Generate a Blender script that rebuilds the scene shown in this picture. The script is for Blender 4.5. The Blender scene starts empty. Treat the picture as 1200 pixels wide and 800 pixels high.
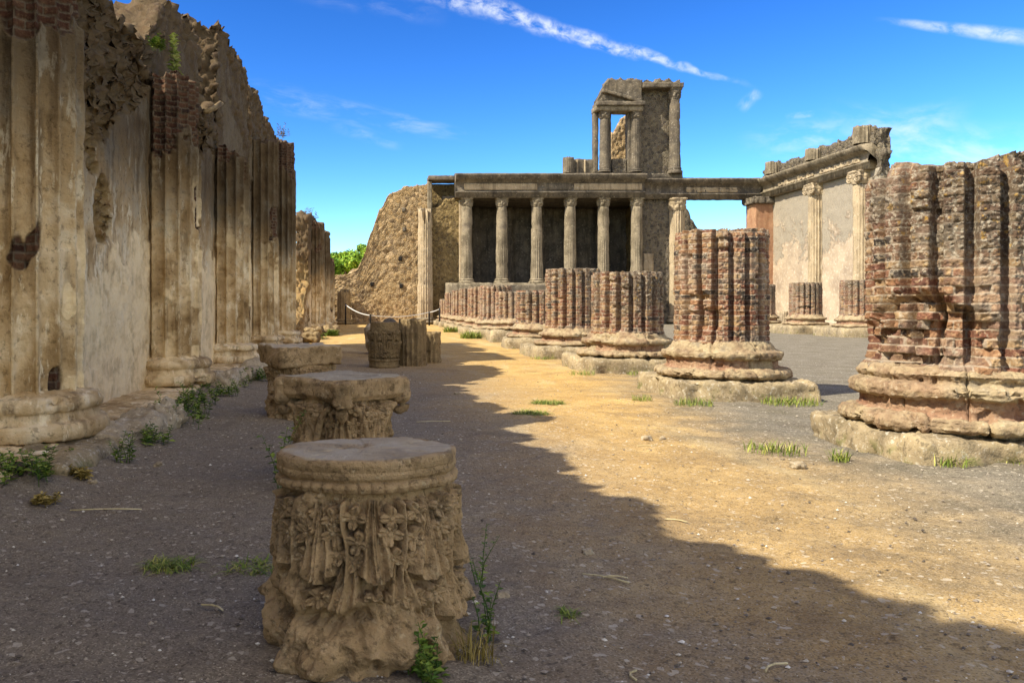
import bpy, math, random
import numpy as np
R = math.radians
S = bpy.context.scene
COL = S.collection

# ------------------------------------------------------------------ camera
cam_d = bpy.data.cameras.new('camera'); cam = bpy.data.objects.new('camera', cam_d); COL.objects.link(cam)
cam.location = (0, 0, 1.0); cam.rotation_euler = (R(90), 0, 0)
cam_d.sensor_width = 36; cam_d.lens = 36 * 933 / 1200
cam_d.shift_x = (600 - 444) / 1200; cam_d.shift_y = -(400 - 360) / 1200
cam_d.clip_start = 0.05; cam_d.clip_end = 3000
S.camera = cam

# ------------------------------------------------------------------ light
SUN_DIR = np.array((0.93, 0.40, -1.0))                 # way the sunlight travels
SUN_EL = math.atan2(1.0, math.hypot(SUN_DIR[0], SUN_DIR[1]))
sun_d = bpy.data.lights.new('sun', 'SUN'); sun = bpy.data.objects.new('sun', sun_d); COL.objects.link(sun)
sun_d.energy = 4.7; sun_d.angle = R(0.5); sun_d.color = (1.0, 0.93, 0.80)
sun.rotation_euler = (math.atan2(math.hypot(SUN_DIR[0], SUN_DIR[1]), 1.0), 0, math.atan2(-SUN_DIR[0], SUN_DIR[1]))
sun.location = (-20, -6, 25)
S.view_settings.view_transform = 'Standard'; S.view_settings.look = 'None'
S.view_settings.exposure = 0.84; S.view_settings.gamma = 1.0
S.render.engine = 'CYCLES'
S.cycles.max_bounces = 6; S.cycles.diffuse_bounces = 4; S.cycles.use_denoising = True
try: S.cycles.denoiser = 'OPENIMAGEDENOISE'
except Exception: pass

def lin(h):
    h = h.lstrip('#'); c = [int(h[i:i+2], 16) / 255 for i in (0, 2, 4)]
    return tuple(((x / 12.92) if x <= .04045 else ((x + .055) / 1.055) ** 2.4) for x in c) + (1.0,)

# ------------------------------------------------------------------ node helper
class NT:
    def __init__(s, tree): s.t = tree; s.n = tree.nodes; s.l = tree.links
    def put(s, sock, v):
        if isinstance(v, bpy.types.NodeSocket): s.l.new(v, sock)
        elif v is not None:
            if isinstance(v, (tuple, list)) and len(v) == 3 and sock.type == 'RGBA': v = tuple(v) + (1,)
            sock.default_value = v
    def pos(s): return s.n.new('ShaderNodeNewGeometry').outputs['Position']
    def mapping(s, vec, sc=(1, 1, 1), loc=(0, 0, 0)):
        m = s.n.new('ShaderNodeMapping'); s.put(m.inputs['Vector'], vec); m.inputs['Scale'].default_value = sc; m.inputs['Location'].default_value = loc
        return m.outputs[0]
    def noise(s, vec, scale, detail=4, rough=.55, dist=0.0, out=0):
        m = s.n.new('ShaderNodeTexNoise'); s.put(m.inputs['Vector'], vec); m.inputs['Scale'].default_value = scale
        m.inputs['Detail'].default_value = detail; m.inputs['Roughness'].default_value = rough; m.inputs['Distortion'].default_value = dist
        return m.outputs[out]
    def vor(s, vec, scale, feature='F1', out='Distance', rnd=1.0):
        m = s.n.new('ShaderNodeTexVoronoi'); m.feature = feature; s.put(m.inputs['Vector'], vec); m.inputs['Scale'].default_value = scale
        m.inputs['Randomness'].default_value = rnd
        return m.outputs[out]
    def ramp(s, fac, stops, interp='LINEAR'):
        m = s.n.new('ShaderNodeValToRGB'); s.put(m.inputs[0], fac); e = m.color_ramp.elements; m.color_ramp.interpolation = interp
        while len(e) < len(stops): e.new(.5)
        for el, (p, c) in zip(e, stops):
            el.position = p
            if isinstance(c, str): c = lin(c)
            if isinstance(c, (int, float)): c = (c, c, c, 1)
            el.color = tuple(c) if len(c) == 4 else tuple(c) + (1,)
        return m.outputs[0]
    def step(s, fac, a, b):
        m = s.n.new('ShaderNodeMapRange'); m.interpolation_type = 'SMOOTHSTEP'; s.put(m.inputs[0], fac)
        m.inputs[1].default_value = a; m.inputs[2].default_value = b; m.inputs[3].default_value = 0; m.inputs[4].default_value = 1
        return m.outputs[0]
    def mix(s, fac, a, b, mode='MIX'):
        m = s.n.new('ShaderNodeMix'); m.data_type = 'RGBA'; m.blend_type = mode; s.put(m.inputs[0], fac)
        if isinstance(a, str): a = lin(a)
        if isinstance(b, str): b = lin(b)
        s.put(m.inputs[6], a); s.put(m.inputs[7], b); return m.outputs[2]
    def math(s, op, a, b=None, c=None):
        m = s.n.new('ShaderNodeMath'); m.operation = op; s.put(m.inputs[0], a)
        if b is not None: s.put(m.inputs[1], b)
        if c is not None: s.put(m.inputs[2], c)
        return m.outputs[0]
    def vmath(s, op, a, b=None, out=0):
        m = s.n.new('ShaderNodeVectorMath'); m.operation = op; s.put(m.inputs[0], a)
        if b is not None: s.put(m.inputs[1], b)
        return m.outputs[out]
    def attr(s, name):
        m = s.n.new('ShaderNodeAttribute'); m.attribute_name = name; return m.outputs['Fac']
    def sep(s, v):
        m = s.n.new('ShaderNodeSeparateXYZ'); s.put(m.inputs[0], v); return m.outputs
    def bump(s, h, strength=.5, dist=.02, nrm=None):
        m = s.n.new('ShaderNodeBump'); s.put(m.inputs['Height'], h); m.inputs['Strength'].default_value = strength; m.inputs['Distance'].default_value = dist
        if nrm is not None: s.put(m.inputs['Normal'], nrm)
        return m.outputs[0]

def material(name, fn, rough=.92, spec=.15):
    m = bpy.data.materials.new(name); m.use_nodes = True; t = NT(m.node_tree)
    b = m.node_tree.nodes['Principled BSDF']; b.inputs['Roughness'].default_value = rough
    b.inputs['Specular IOR Level'].default_value = spec
    r = fn(t)
    c, nrm = r if isinstance(r, tuple) else (r, None)
    t.put(b.inputs['Base Color'], c)
    if nrm is not None: t.put(b.inputs['Normal'], nrm)
    return m

# ------------------------------------------------------------------ sky
W = bpy.data.worlds.new('World'); S.world = W; W.use_nodes = True
t = NT(W.node_tree); bg = W.node_tree.nodes['Background']
sky = t.n.new('ShaderNodeTexSky'); sky.sky_type = 'NISHITA'; sky.sun_disc = False
sky.sun_elevation = SUN_EL; sky.sun_rotation = math.atan2(-SUN_DIR[0], -SUN_DIR[1]); sky.altitude = 300; sky.air_density = 1.0; sky.dust_density = .3; sky.ozone_density = 2.5
hs = t.n.new('ShaderNodeHueSaturation'); hs.inputs['Hue'].default_value = .499; hs.inputs['Saturation'].default_value = 1.25; hs.inputs['Value'].default_value = 1.0
t.put(hs.inputs['Color'], sky.outputs[0])
dirv = t.vmath('NORMALIZE', t.n.new('ShaderNodeTexCoord').outputs['Generated'])
def sdir(x, y):
    v = np.array(((x - 444) / 933, 1.0, (360 - y) / 933)); return v / np.linalg.norm(v)
def streak(a, b, w0, w1, amount, scale, stretch=6.0, lo=.35, hi=.75, soft=.25):
    a, b = sdir(*a), sdir(*b); n = np.cross(a, b); n /= np.linalg.norm(n); tg = b - a; L = np.linalg.norm(tg); tg /= L
    al = t.math('DIVIDE', t.math('SUBTRACT', t.vmath('DOT_PRODUCT', dirv, tuple(tg), 'Value'), float(a @ tg)), L)   # 0..1 along
    ac = t.vmath('DOT_PRODUCT', dirv, tuple(n), 'Value')
    cv = t.n.new('ShaderNodeCombineXYZ'); t.put(cv.inputs[0], t.math('MULTIPLY', al, L * scale)); t.put(cv.inputs[1], t.math('MULTIPLY', ac, scale * stretch)); cv.inputs[2].default_value = a[0] * 17
    nz = t.noise(cv.outputs[0], 1.0, 6, .62, .35)
    nw = t.noise(cv.outputs[0], .55, 3, .5, 0)
    ac2 = t.math('ADD', ac, t.math('MULTIPLY', t.math('SUBTRACT', nw, .5), w0 * .8))
    w = t.math('MULTIPLY_ADD', al, w1 - w0, w0)
    core = t.math('SUBTRACT', 1.0, t.math('DIVIDE', t.math('ABSOLUTE', ac2), w))
    core = t.step(core, 0.0, .85)
    ends = t.math('MULTIPLY', t.step(al, -soft, soft), t.step(t.math('SUBTRACT', 1.0, al), -soft * .3, soft))
    return t.math('MULTIPLY', t.math('MULTIPLY', core, ends), t.math('MULTIPLY', t.step(nz, lo, hi), amount))
cl = None
for args in (((505, -10), (866, 98), .019, .004, .72, 60, 1.5, .28, .72),
             ((1060, 27), (1235, 48), .005, .011, .6, 40, 1.5, .28, .7),
             ((300, 112), (560, 160), .026, .012, .30, 17, 3.4, .40, .78),
             ((400, 150), (470, 172), .012, .010, .18, 24, 2.0, .40, .78),
             ((905, 165), (1130, 150), .026, .034, .50, 22, 2.2, .36, .74),
             ((1000, 148), (1240, 196), .030, .04, .42, 22, 2.2, .36, .74),
             ((870, 126), (890, 106), .009, .009, .40, 40, 1.4, .30, .74),
             ((925, 137), (955, 133), .005, .005, .35, 60, 1.4, .30, .74),
             ((360, -10), (520, 18), .02, .02, .14, 20, 2.0, .36, .78)):
    k = streak(*args); cl = k if cl is None else t.math('MAXIMUM', cl, k)
gm = t.n.new('ShaderNodeGamma'); gm.inputs[1].default_value = 1.65; t.put(gm.inputs[0], hs.outputs[0])
base = t.mix(1.0, gm.outputs[0], (.30, .312, .33, 1), 'MULTIPLY')
# unseen cumulus added behind the camera to brighten and warm the shade
dx_, dy_, dz_ = t.sep(dirv)
fill_cloud = t.noise(t.mapping(dirv, (1, 1, 1.6)), 2.3, 6, .58, .2)
fill_cloud = t.math('MULTIPLY', t.step(fill_cloud, .42, .60), t.math('MULTIPLY', t.step(dy_, .15, -.25), t.step(dz_, .02, .14)))
base = t.mix(fill_cloud, base, t.mix(t.noise(dirv, 5, 4), (6.8, 6.1, 5.1, 1), (10.0, 9.1, 7.8, 1)))
skyc = t.mix(cl, base, (4.2, 4.4, 4.6, 1))
t.put(bg.inputs['Color'], skyc); bg.inputs['Strength'].default_value = 0.15

# ------------------------------------------------------------------ numpy noise
U = np.uint32
def hsh(i, j, k, seed):
    with np.errstate(over='ignore'):
        h = i.astype(np.int64).astype(U) * U(374761393) + j.astype(np.int64).astype(U) * U(668265263) + k.astype(np.int64).astype(U) * U(2246822519) + U(seed * 3266489917 & 0xffffffff)
        h ^= h >> U(15); h *= U(2246822519); h ^= h >> U(13); h *= U(3266489917); h ^= h >> U(16)
    return h.astype(np.float64) / 4294967295.0
def h2(i, j, seed=0): return hsh(np.asarray(i), np.asarray(j), np.zeros_like(np.asarray(i)), seed)
def vn(p, seed=0):
    f = np.floor(p); q = p - f; w = q * q * q * (q * (q * 6 - 15) + 10); i, j, k = f[..., 0], f[..., 1], f[..., 2]
    r = 0
    for a in (0, 1):
        wa = w[..., 0] if a else 1 - w[..., 0]
        for b in (0, 1):
            wb = w[..., 1] if b else 1 - w[..., 1]
            for c in (0, 1):
                wc = w[..., 2] if c else 1 - w[..., 2]
                r = r + wa * wb * wc * hsh(i + a, j + b, k + c, seed)
    return r * 2 - 1
def fbm(p, sc, oct=4, seed=0, gain=.5):
    p = np.asarray(p, float) * sc; r = 0; a = 1; tot = 0
    for o in range(oct):
        r = r + a * vn(p + o * 7.31, seed + o * 13); tot += a; a *= gain; p = p * 2.03
    return r / tot * 1.6
def worley(p, sc, seed=0):
    p = np.asarray(p, float) * sc; f = np.floor(p); d1 = np.full(p.shape[:-1], 9.); d2 = d1.copy(); cid = np.zeros_like(d1)
    for a in (-1, 0, 1):
        for b in (-1, 0, 1):
            for c in (-1, 0, 1):
                i, j, k = f[..., 0] + a, f[..., 1] + b, f[..., 2] + c
                x = i + hsh(i, j, k, seed) - p[..., 0]; y = j + hsh(i, j, k, seed + 1) - p[..., 1]; z = k + hsh(i, j, k, seed + 2) - p[..., 2]
                d = np.sqrt(x * x + y * y + z * z); n = d < d1
                d2 = np.where(n, d1, np.minimum(d2, d)); cid = np.where(n, hsh(i, j, k, seed + 3), cid); d1 = np.where(n, d, d1)
    return d1, d2, cid
def ss(x, a, b):
    u = np.clip((x - a) / (b - a), 0, 1); return u * u * (3 - 2 * u)
def interp(x, pts):
    return np.interp(x, [p[0] for p in pts], [p[1] for p in pts])

# ------------------------------------------------------------------ mesh helper
class M:
    def __init__(s, V, F, A=None): s.V = np.asarray(V, float).reshape(-1, 3); s.F = np.asarray(F, int); s.A = A or {}
    def normals(s):
        V, F = s.V, s.F; n = np.cross(V[F[:, 2]] - V[F[:, 0]], V[F[:, 3]] - V[F[:, 1]]) if F.shape[1] == 4 else np.cross(V[F[:, 1]] - V[F[:, 0]], V[F[:, 2]] - V[F[:, 0]])
        N = np.zeros_like(V)
        for c in range(F.shape[1]):
            for d in range(3): N[:, d] += np.bincount(F[:, c], n[:, d], len(V))
        return N / (np.linalg.norm(N, axis=1, keepdims=True) + 1e-12)
    def disp(s, d): s.V = s.V + s.normals() * np.asarray(d)[:, None]; return s
    def jit(s, sc, amp, seed=0, oct=3):
        s.V = s.V + np.stack([fbm(s.V, sc, oct, seed + q * 31) for q in range(3)], -1) * amp; return s
    def move(s, v): s.V = s.V + np.asarray(v); return s
    def rotz(s, a):
        c, n = math.cos(a), math.sin(a); s.V = s.V @ np.array(((c, n, 0), (-n, c, 0), (0, 0, 1))); return s
    def rotx(s, a):
        c, n = math.cos(a), math.sin(a); s.V = s.V @ np.array(((1, 0, 0), (0, c, n), (0, -n, c))); return s
def join(ms):
    V, F, A, o = [], [], {}, 0; keys = set(k for m in ms for k in m.A)
    for m in ms: V.append(m.V); F.append(m.F + o); o += len(m.V)
    for k in keys: A[k] = np.concatenate([m.A.get(k, np.zeros(len(m.V))) for m in ms])
    return M(np.concatenate(V), np.concatenate(F), A)
def grid(P, wrap=False, A=None, flip=False):
    nv, nu = P.shape[:2]; idx = np.arange(nv * nu).reshape(nv, nu); a = idx if wrap else idx[:, :-1]; b = np.roll(idx, -1, 1) if wrap else idx[:, 1:]
    F = np.stack([a[:-1], b[:-1], b[1:], a[1:]], -1).reshape(-1, 4)
    if flip: F = F[:, ::-1]
    return M(P.reshape(-1, 3), F, {k: np.broadcast_to(v, (nv, nu)).reshape(-1) for k, v in (A or {}).items()})
def lattice(nx, ny, nz):
    n = (nx, ny, nz); T, Q = [], []
    for ax in range(3):
        b, c = (ax + 1) % 3, (ax + 2) % 3
        g, h = np.meshgrid(np.arange(n[b] + 1), np.arange(n[c] + 1), indexing='ij')
        for side in (0, n[ax]):
            ijk = np.zeros(g.shape + (3,), int); ijk[..., ax] = side; ijk[..., b] = g; ijk[..., c] = h
            f = (ijk[..., 0] * (ny + 1) + ijk[..., 1]) * (nz + 1) + ijk[..., 2]
            q = np.stack([f[:-1, :-1], f[1:, :-1], f[1:, 1:], f[:-1, 1:]], -1).reshape(-1, 4)
            Q.append(q if side else q[:, ::-1])
    Q = np.concatenate(Q); u, inv = np.unique(Q, return_inverse=True); k = u % (nz + 1); r = u // (nz + 1)
    return np.stack([r // (ny + 1) / nx, r % (ny + 1) / ny, k / nz], -1), inv.reshape(Q.shape)
def rbox(lo, hi, n, seed=0, amp=.01, sc=6, rnd=0.0, warp=None):
    """rough box: a subdivided box whose surface is roughened by real displacement"""
    uvw, F = lattice(*n); lo, hi = np.array(lo, float), np.array(hi, float)
    if rnd:
        c = uvw * 2 - 1; d = (hi - lo) / 2; p = c * d; r = min(rnd, *(d * .98)); q = np.clip(p, -(d - r), d - r); e = p - q
        L = np.linalg.norm(e, axis=1, keepdims=True); p = np.where(L > 1e-9, q + e / np.maximum(L, 1e-9) * np.minimum(L, r), p); V = p + (lo + hi) / 2
    else: V = lo + uvw * (hi - lo)
    m = M(V, F); m.uvw = uvw
    if warp is not None: m.V = warp(m.V, uvw)
    if amp: m.disp(fbm(m.V + seed * 3.7, sc, 4, seed) * amp)
    return m
def lathe(prof, nu, n_per=None):
    """prof: (r,z) list bottom to top -> P[nv,nu,3], with th and z arrays"""
    prof = np.array(prof, float)
    if n_per:
        s = np.concatenate([[0], np.cumsum(np.hypot(*np.diff(prof, axis=0).T))]); k = np.linspace(0, s[-1], n_per); prof = np.stack([np.interp(k, s, prof[:, 0]), np.interp(k, s, prof[:, 1])], -1)
    th = np.linspace(0, 2 * np.pi, nu, endpoint=False); r, z = prof[:, :1], prof[:, 1:]
    return th[None, :], r, z, np.stack([r * np.cos(th), r * np.sin(th), z + 0 * th], -1)
def tube(path, rad, n=8):
    P = np.array(path, float); rad = np.broadcast_to(rad, (len(P),)); T = np.gradient(P, axis=0); T /= np.linalg.norm(T, axis=1, keepdims=True) + 1e-9
    ref = np.array((0, 0, 1.)) if abs(T[:, 2]).mean() < .8 else np.array((1., 0, 0)); A = np.cross(T, ref); A /= np.linalg.norm(A, axis=1, keepdims=True) + 1e-9; B = np.cross(T, A)
    a = np.linspace(0, 2 * np.pi, n, endpoint=False)
    rows = P[:, None] + rad[:, None, None] * (A[:, None] * np.cos(a)[:, None] + B[:, None] * np.sin(a)[:, None])
    rows = np.concatenate([np.repeat(P[:1, None], n, 1), rows, np.repeat(P[-1:, None], n, 1)]); return grid(rows, True)

def obj(name, m, mat, parent=None, smooth=True, **props):
    me = bpy.data.meshes.new(name); n, f = len(m.V), m.F; k = f.shape[1]
    me.vertices.add(n); me.vertices.foreach_set('co', m.V.astype(np.float32).ravel())
    me.loops.add(f.size); me.loops.foreach_set('vertex_index', f.astype(np.int32).ravel())
    me.polygons.add(len(f)); me.polygons.foreach_set('loop_start', np.arange(0, f.size, k, dtype=np.int32))
    try: me.polygons.foreach_set('loop_total', np.full(len(f), k, np.int32))
    except Exception: pass
    me.polygons.foreach_set('use_smooth', np.full(len(f), smooth, bool))
    for a, v in m.A.items():
        at = me.attributes.new(a, 'FLOAT', 'POINT'); at.data.foreach_set('value', np.asarray(v, np.float32))
    me.update(calc_edges=True); me.validate()
    me.materials.append(mat); o = bpy.data.objects.new(name, me); COL.objects.link(o)
    if parent is not None: o.parent = parent
    for a, v in props.items(): o[a] = v
    return o
def thing(name, label, cat, loc=(0, 0, 0), rz=0, group=None):
    o = bpy.data.objects.new(name, None); COL.objects.link(o); o.location = loc; o.rotation_euler = (0, 0, rz); o.empty_display_size = .2
    o['label'] = label; o['category'] = cat; o['kind'] = 'thing'
    if group: o['group'] = group
    return o
def tag(o, label, cat, group=None):
    o['label'] = label; o['category'] = cat; o['kind'] = 'thing'
    if group: o['group'] = group
    return o
def joined_parts(o): return o
# ------------------------------------------------------------------ materials
def m_brick(t):
    p = t.pos(); bid, mo = t.attr('bid'), t.attr('mortar')
    br = t.ramp(bid, [(0, '#614234'), (.2, '#754e3c'), (.42, '#8c6848'), (.6, '#6a5242'), (.78, '#9e825c'), (.9, '#624e40'), (.95, '#443e38'), (1, '#3c3630')])
    n1 = t.noise(p, 9, 5, .6); n2 = t.noise(p, 34, 4, .65); n3 = t.noise(p, 3.1, 3, .5)
    br = t.mix(t.math('MULTIPLY', t.step(n2, .5, .72), .7), br, '#b89870'); br = t.mix(t.math('MULTIPLY', t.step(n2, .46, .3), .5), br, '#3f2a20')
    mor = t.mix(n2, '#80705e', '#b2a188')
    c = t.mix(mo, br, mor)
    c = t.mix(t.math('MULTIPLY', t.step(t.math('ADD', n3, t.math('MULTIPLY', t.attr('lich'), .5)), .62, .95), .72), c, t.mix(n2, '#40382e', '#6a5e4c'))
    li = t.math('MULTIPLY', t.step(t.noise(p, 34, 5, .72), .52, .58), t.step(t.math('ADD', n1, t.math('MULTIPLY', t.attr('lich'), .35)), .5, .68))
    c = t.mix(t.math('MULTIPLY', li, .7), c, t.mix(t.noise(p, 60, 2), '#b8ae98', '#787060'))
    ye = t.math('MULTIPLY', t.step(t.noise(t.mapping(p, loc=(7, 3, 1)), 17, 4, .6), .6, .66), t.step(t.attr('lich'), .2, .8))
    c = t.mix(t.math('MULTIPLY', ye, .55), c, '#b08a3c')
    dk = t.math('MULTIPLY', t.step(t.noise(t.mapping(p, loc=(1, 9, 4)), 22, 5, .7), .54, .62), t.math('MULTIPLY_ADD', t.attr('lich'), .5, .15))
    c = t.mix(dk, c, '#2e2a26')
    h = t.math('ADD', t.math('MULTIPLY', n2, .6), t.noise(p, 90, 3, .7))
    return c, t.bump(h, .55, .012)
def m_base(t):
    p = t.pos(); n1 = t.noise(p, 5, 5, .6); n2 = t.noise(p, 28, 5, .68)
    c = t.ramp(n1, [(.28, '#6a5844'), (.42, '#8a765a'), (.56, '#a49270'), (.72, '#827662')])
    c = t.mix(t.math('MULTIPLY', t.attr('red'), .7), c, t.mix(n2, '#7c5040', '#a47c60'))
    c = t.mix(t.math('MULTIPLY', t.step(n2, .56, .68), .5), c, '#c0b296'); c = t.mix(t.math('MULTIPLY', t.step(n2, .46, .34), .6), c, '#4d4136')
    return c, t.bump(t.math('ADD', n2, t.noise(p, 80, 3, .7)), .6, .014)
def m_plinth(t):
    p = t.pos(); n1 = t.noise(p, 3.5, 5, .6); n2 = t.noise(p, 30, 5, .68)
    c = t.ramp(n1, [(.3, '#756850'), (.5, '#988768'), (.68, '#ad9a74')])
    c = t.mix(t.math('MULTIPLY', t.step(n2, .56, .64), .55), c, '#c9c2ae'); c = t.mix(t.math('MULTIPLY', t.step(n2, .46, .36), .55), c, '#453f33')
    z = t.sep(p)[2]; moss = t.math('MULTIPLY', t.step(t.noise(p, 7, 5, .65), .52, .66), t.step(z, .17, .04))
    c = t.mix(t.math('MULTIPLY', moss, .7), c, '#5c6030')
    return c, t.bump(t.math('ADD', n2, t.noise(p, 85, 3, .7)), .6, .014)
def m_leftwall(t):
    p = t.pos(); st, bid, mo = t.attr('stuc'), t.attr('bid'), t.attr('mortar')
    n1 = t.noise(p, 2.6, 5, .6, .3); n2 = t.noise(p, 22, 5, .68); sv = t.noise(t.mapping(p, (7, 7, .7)), 1, 5, .6)
    stu = t.ramp(n1, [(.26, '#7a6240'), (.42, '#b09468'), (.54, '#ceb488'), (.7, '#ecdcb8')])
    stu = t.mix(t.math('MULTIPLY', t.step(sv, .47, .34), .5), stu, '#5c4830')
    stu = t.mix(t.math('MULTIPLY', t.step(t.noise(t.mapping(p, (9, 9, 2.4)), 1, 6, .7), .55, .63), .7), stu, '#efe0bc')
    stu = t.mix(t.math('MULTIPLY', t.step(n2, .46, .34), .45), stu, '#4a3820')
    stu = t.mix(t.math('MULTIPLY', t.attr('lime'), t.math('MULTIPLY_ADD', t.step(t.noise(p, 4.5, 6, .68), .36, .6), .55, .38)), stu, t.mix(n2, '#edd09a', '#f8e4b8'))
    z = t.sep(p)[2]
    stu = t.mix(t.math('MULTIPLY', t.step(t.math('ADD', z, t.math('MULTIPLY', n1, 1.6)), 2.3, 3.7), .85), stu, '#33281c')
    br = t.ramp(bid, [(0, '#301e16'), (.4, '#4a3022'), (.7, '#5a402e'), (1, '#372c24')]); br = t.mix(t.step(n2, .48, .72), br, '#6e563e')
    br = t.mix(mo, br, t.mix(n2, '#4a4036', '#7c6e58'))
    c = t.mix(st, br, stu)
    ru = t.attr('rub'); co = t.ramp(bid, [(0, '#5a4428'), (.35, '#806038'), (.6, '#967444'), (.85, '#6c5638'), (1, '#ac8e5c')]); co = t.mix(t.step(n2, .42, .7), co, '#a08a62')
    co = t.mix(mo, co, t.mix(n2, '#6b5838', '#a58a58')); co = t.mix(t.math('MULTIPLY', t.step(t.math('ADD', z, t.math('MULTIPLY', n1, 1.5)), 2.4, 4.0), .72), co, '#3e362f')
    c = t.mix(ru, c, co)
    return c, t.bump(t.math('ADD', t.math('MULTIPLY', n2, 1.2), t.noise(p, 75, 3, .7)), .7, .016)
def rubble(stones, mort, scale, dark='#3a2e20', bump=.9, dist=.06, patch=None, speck=None):
    def f(t):
        p = t.pos(); k = .35 / scale; w = t.vmath('ADD', p, t.mapping(t.noise(p, scale * .9, 3, .5, out=1), (k, k, k)))
        e = t.vor(w, scale, 'DISTANCE_TO_EDGE'); cid = t.sep(t.vor(w, scale, 'F1', 'Color'))[0]
        n2 = t.noise(p, scale * 3.3, 5, .68); n1 = t.noise(p, .5, 4, .6)
        c = t.ramp(cid, [(i / (len(stones) - 1), s) for i, s in enumerate(stones)])
        c = t.mix(t.math('MULTIPLY', t.step(n2, .48, .34), .6), c, dark)
        c = t.mix(t.step(e, .09, .02), c, t.mix(n2, mort[0], mort[1]))
        if patch: c = t.mix(t.math('MULTIPLY', t.step(n1, .5, .62), .55), c, patch)
        holes = t.math('MULTIPLY', t.step(n2, .34, .27), .8); c = t.mix(holes, c, dark)
        h = t.math('ADD', t.math('MULTIPLY', t.step(e, 0, .13), .7), n2)
        return c, t.bump(h, bump, dist)
    return f
def stone(stops, s1=3.0, s2=25, spots=None, dark='#3a342c', bump=.6, dist=.015, streaks=0, stain=None):
    def f(t):
        p = t.pos(); n1 = t.noise(p, s1, 5, .6, .2); n2 = t.noise(p, s2, 5, .68)
        c = t.ramp(n1, [(.28 + .44 * i / (len(stops) - 1), s) for i, s in enumerate(stops)])
        c = t.mix(t.math('MULTIPLY', t.step(n2, .47, .34), .55), c, dark)
        if spots: c = t.mix(t.math('MULTIPLY', t.step(t.noise(p, s2 * .6, 5, .72), .57, .65), .65), c, spots)
        if streaks: c = t.mix(t.math('MULTIPLY', t.step(t.noise(t.mapping(p, (4, 4, .35)), 1, 5, .62), .5, .34), streaks), c, dark)
        if stain: c = t.mix(t.math('MULTIPLY', t.step(t.noise(t.mapping(p, loc=(5, 2, 8)), s1 * .8, 5, .65), .52, .62), .7), c, stain)
        return c, t.bump(t.math('ADD', n2, t.noise(p, s2 * 3, 3, .7)), bump, dist)
    return f
def m_dirt(t):
    p = t.pos(); x, y, z = t.sep(p)
    n0 = t.noise(p, .35, 5, .6, .3); n1 = t.noise(p, 2.2, 6, .65); n2 = t.noise(p, 24, 6, .72); n3 = t.noise(p, 110, 4, .75)
    sand = t.ramp(n1, [(.3, '#ab8850'), (.5, '#c19c5a'), (.7, '#d2ae6a')])
    sand = t.mix(t.math('MULTIPLY', t.step(t.noise(t.mapping(p, (1.5, .35, 1), (2, 5, 0)), 1, 6, .62, .4), .52, .64), .38), sand, '#d6c08c')
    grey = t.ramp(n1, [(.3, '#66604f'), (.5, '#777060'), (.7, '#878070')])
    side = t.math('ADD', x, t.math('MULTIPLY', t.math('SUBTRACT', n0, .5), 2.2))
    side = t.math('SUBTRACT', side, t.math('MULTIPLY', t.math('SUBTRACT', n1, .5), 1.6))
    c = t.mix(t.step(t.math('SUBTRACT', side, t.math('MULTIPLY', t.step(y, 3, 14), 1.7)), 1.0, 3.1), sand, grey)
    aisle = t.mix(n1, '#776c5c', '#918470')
    c = t.mix(t.math('MULTIPLY', t.step(side, 2.3, .1), t.step(y, 22, 8)), c, aisle)  # ground greyed toward the wall's shadow, shade tone put into the colour
    c = t.mix(t.math('MULTIPLY', t.step(n2, .48, .34), .35), c, '#4a4036')
    c = t.mix(t.math('MULTIPLY', t.step(n2, .6, .7), .3), c, '#b8ab92')
    gv = t.sep(t.vor(p, 185, 'F1', 'Color')); gw = t.sep(t.vor(p, 62, 'F1', 'Color'))
    c = t.mix(t.math('MULTIPLY', t.step(gv[0], .70, .9), .34), c, '#c4b498'); c = t.mix(t.math('MULTIPLY', t.step(gv[1], .70, .9), .42), c, '#362e26')
    c = t.mix(t.math('MULTIPLY', t.step(gw[0], .965, .975), .5), c, '#cfc3ac'); c = t.mix(t.math('MULTIPLY', t.step(gw[1], .95, .97), .4), c, '#3c342c')
    c = t.mix(t.math('MULTIPLY', t.step(n3, .64, .72), .4), c, '#b8ac98'); c = t.mix(t.math('MULTIPLY', t.step(n3, .36, .28), .4), c, '#4a4238')
    c = t.mix(t.math('MULTIPLY', t.step(t.noise(p, .9, 5, .7, .5), .54, .66), .3), c, '#5a5046')
    
    h = t.math('ADD', t.math('MULTIPLY', n2, .9), t.math('ADD', t.math('MULTIPLY', n3, .4), t.math('MULTIPLY', gv[2], .22)))
    return c, t.bump(h, .75, .012)
def leafy(a, b, cc):
    def f(t):
        return t.ramp(t.attr('bid'), [(0, a), (.5, b), (1, cc)])
    return f
MT = {}
MT['brick'] = material('weathered_brick', m_brick); MT['base'] = material('column_base_stone', m_base); MT['plinth'] = material('plinth_stone', m_plinth)
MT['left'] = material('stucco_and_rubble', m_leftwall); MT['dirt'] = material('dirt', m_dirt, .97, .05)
MT['gold'] = material('golden_rubble', rubble(['#7c6546', '#a58a62', '#8e744e', '#bda27a', '#6c5a44', '#9c8460'], ('#8e7650', '#bca680'), 4.6, '#453828', patch='#a58a60', dist=.08))
MT['grey'] = material('grey_rubble', rubble(['#5a5248', '#6e6558', '#80755f', '#4c463e', '#776a56'], ('#6a6050', '#8e8168'), 5.5, '#2e2a24'))
MT['panel'] = material('brown_rubble', rubble(['#6a583c', '#857048', '#5c4d38', '#9a8358', '#75623f'], ('#75643f', '#a08a5c'), 6.5, '#3a2e1e', bump=.8))
MT['tuff'] = material('grey_tuff', stone(['#443e35', '#595145', '#6c6252', '#7e725d'], 1.6, 14, '#a59a84', '#37322a', streaks=.5))
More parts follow.
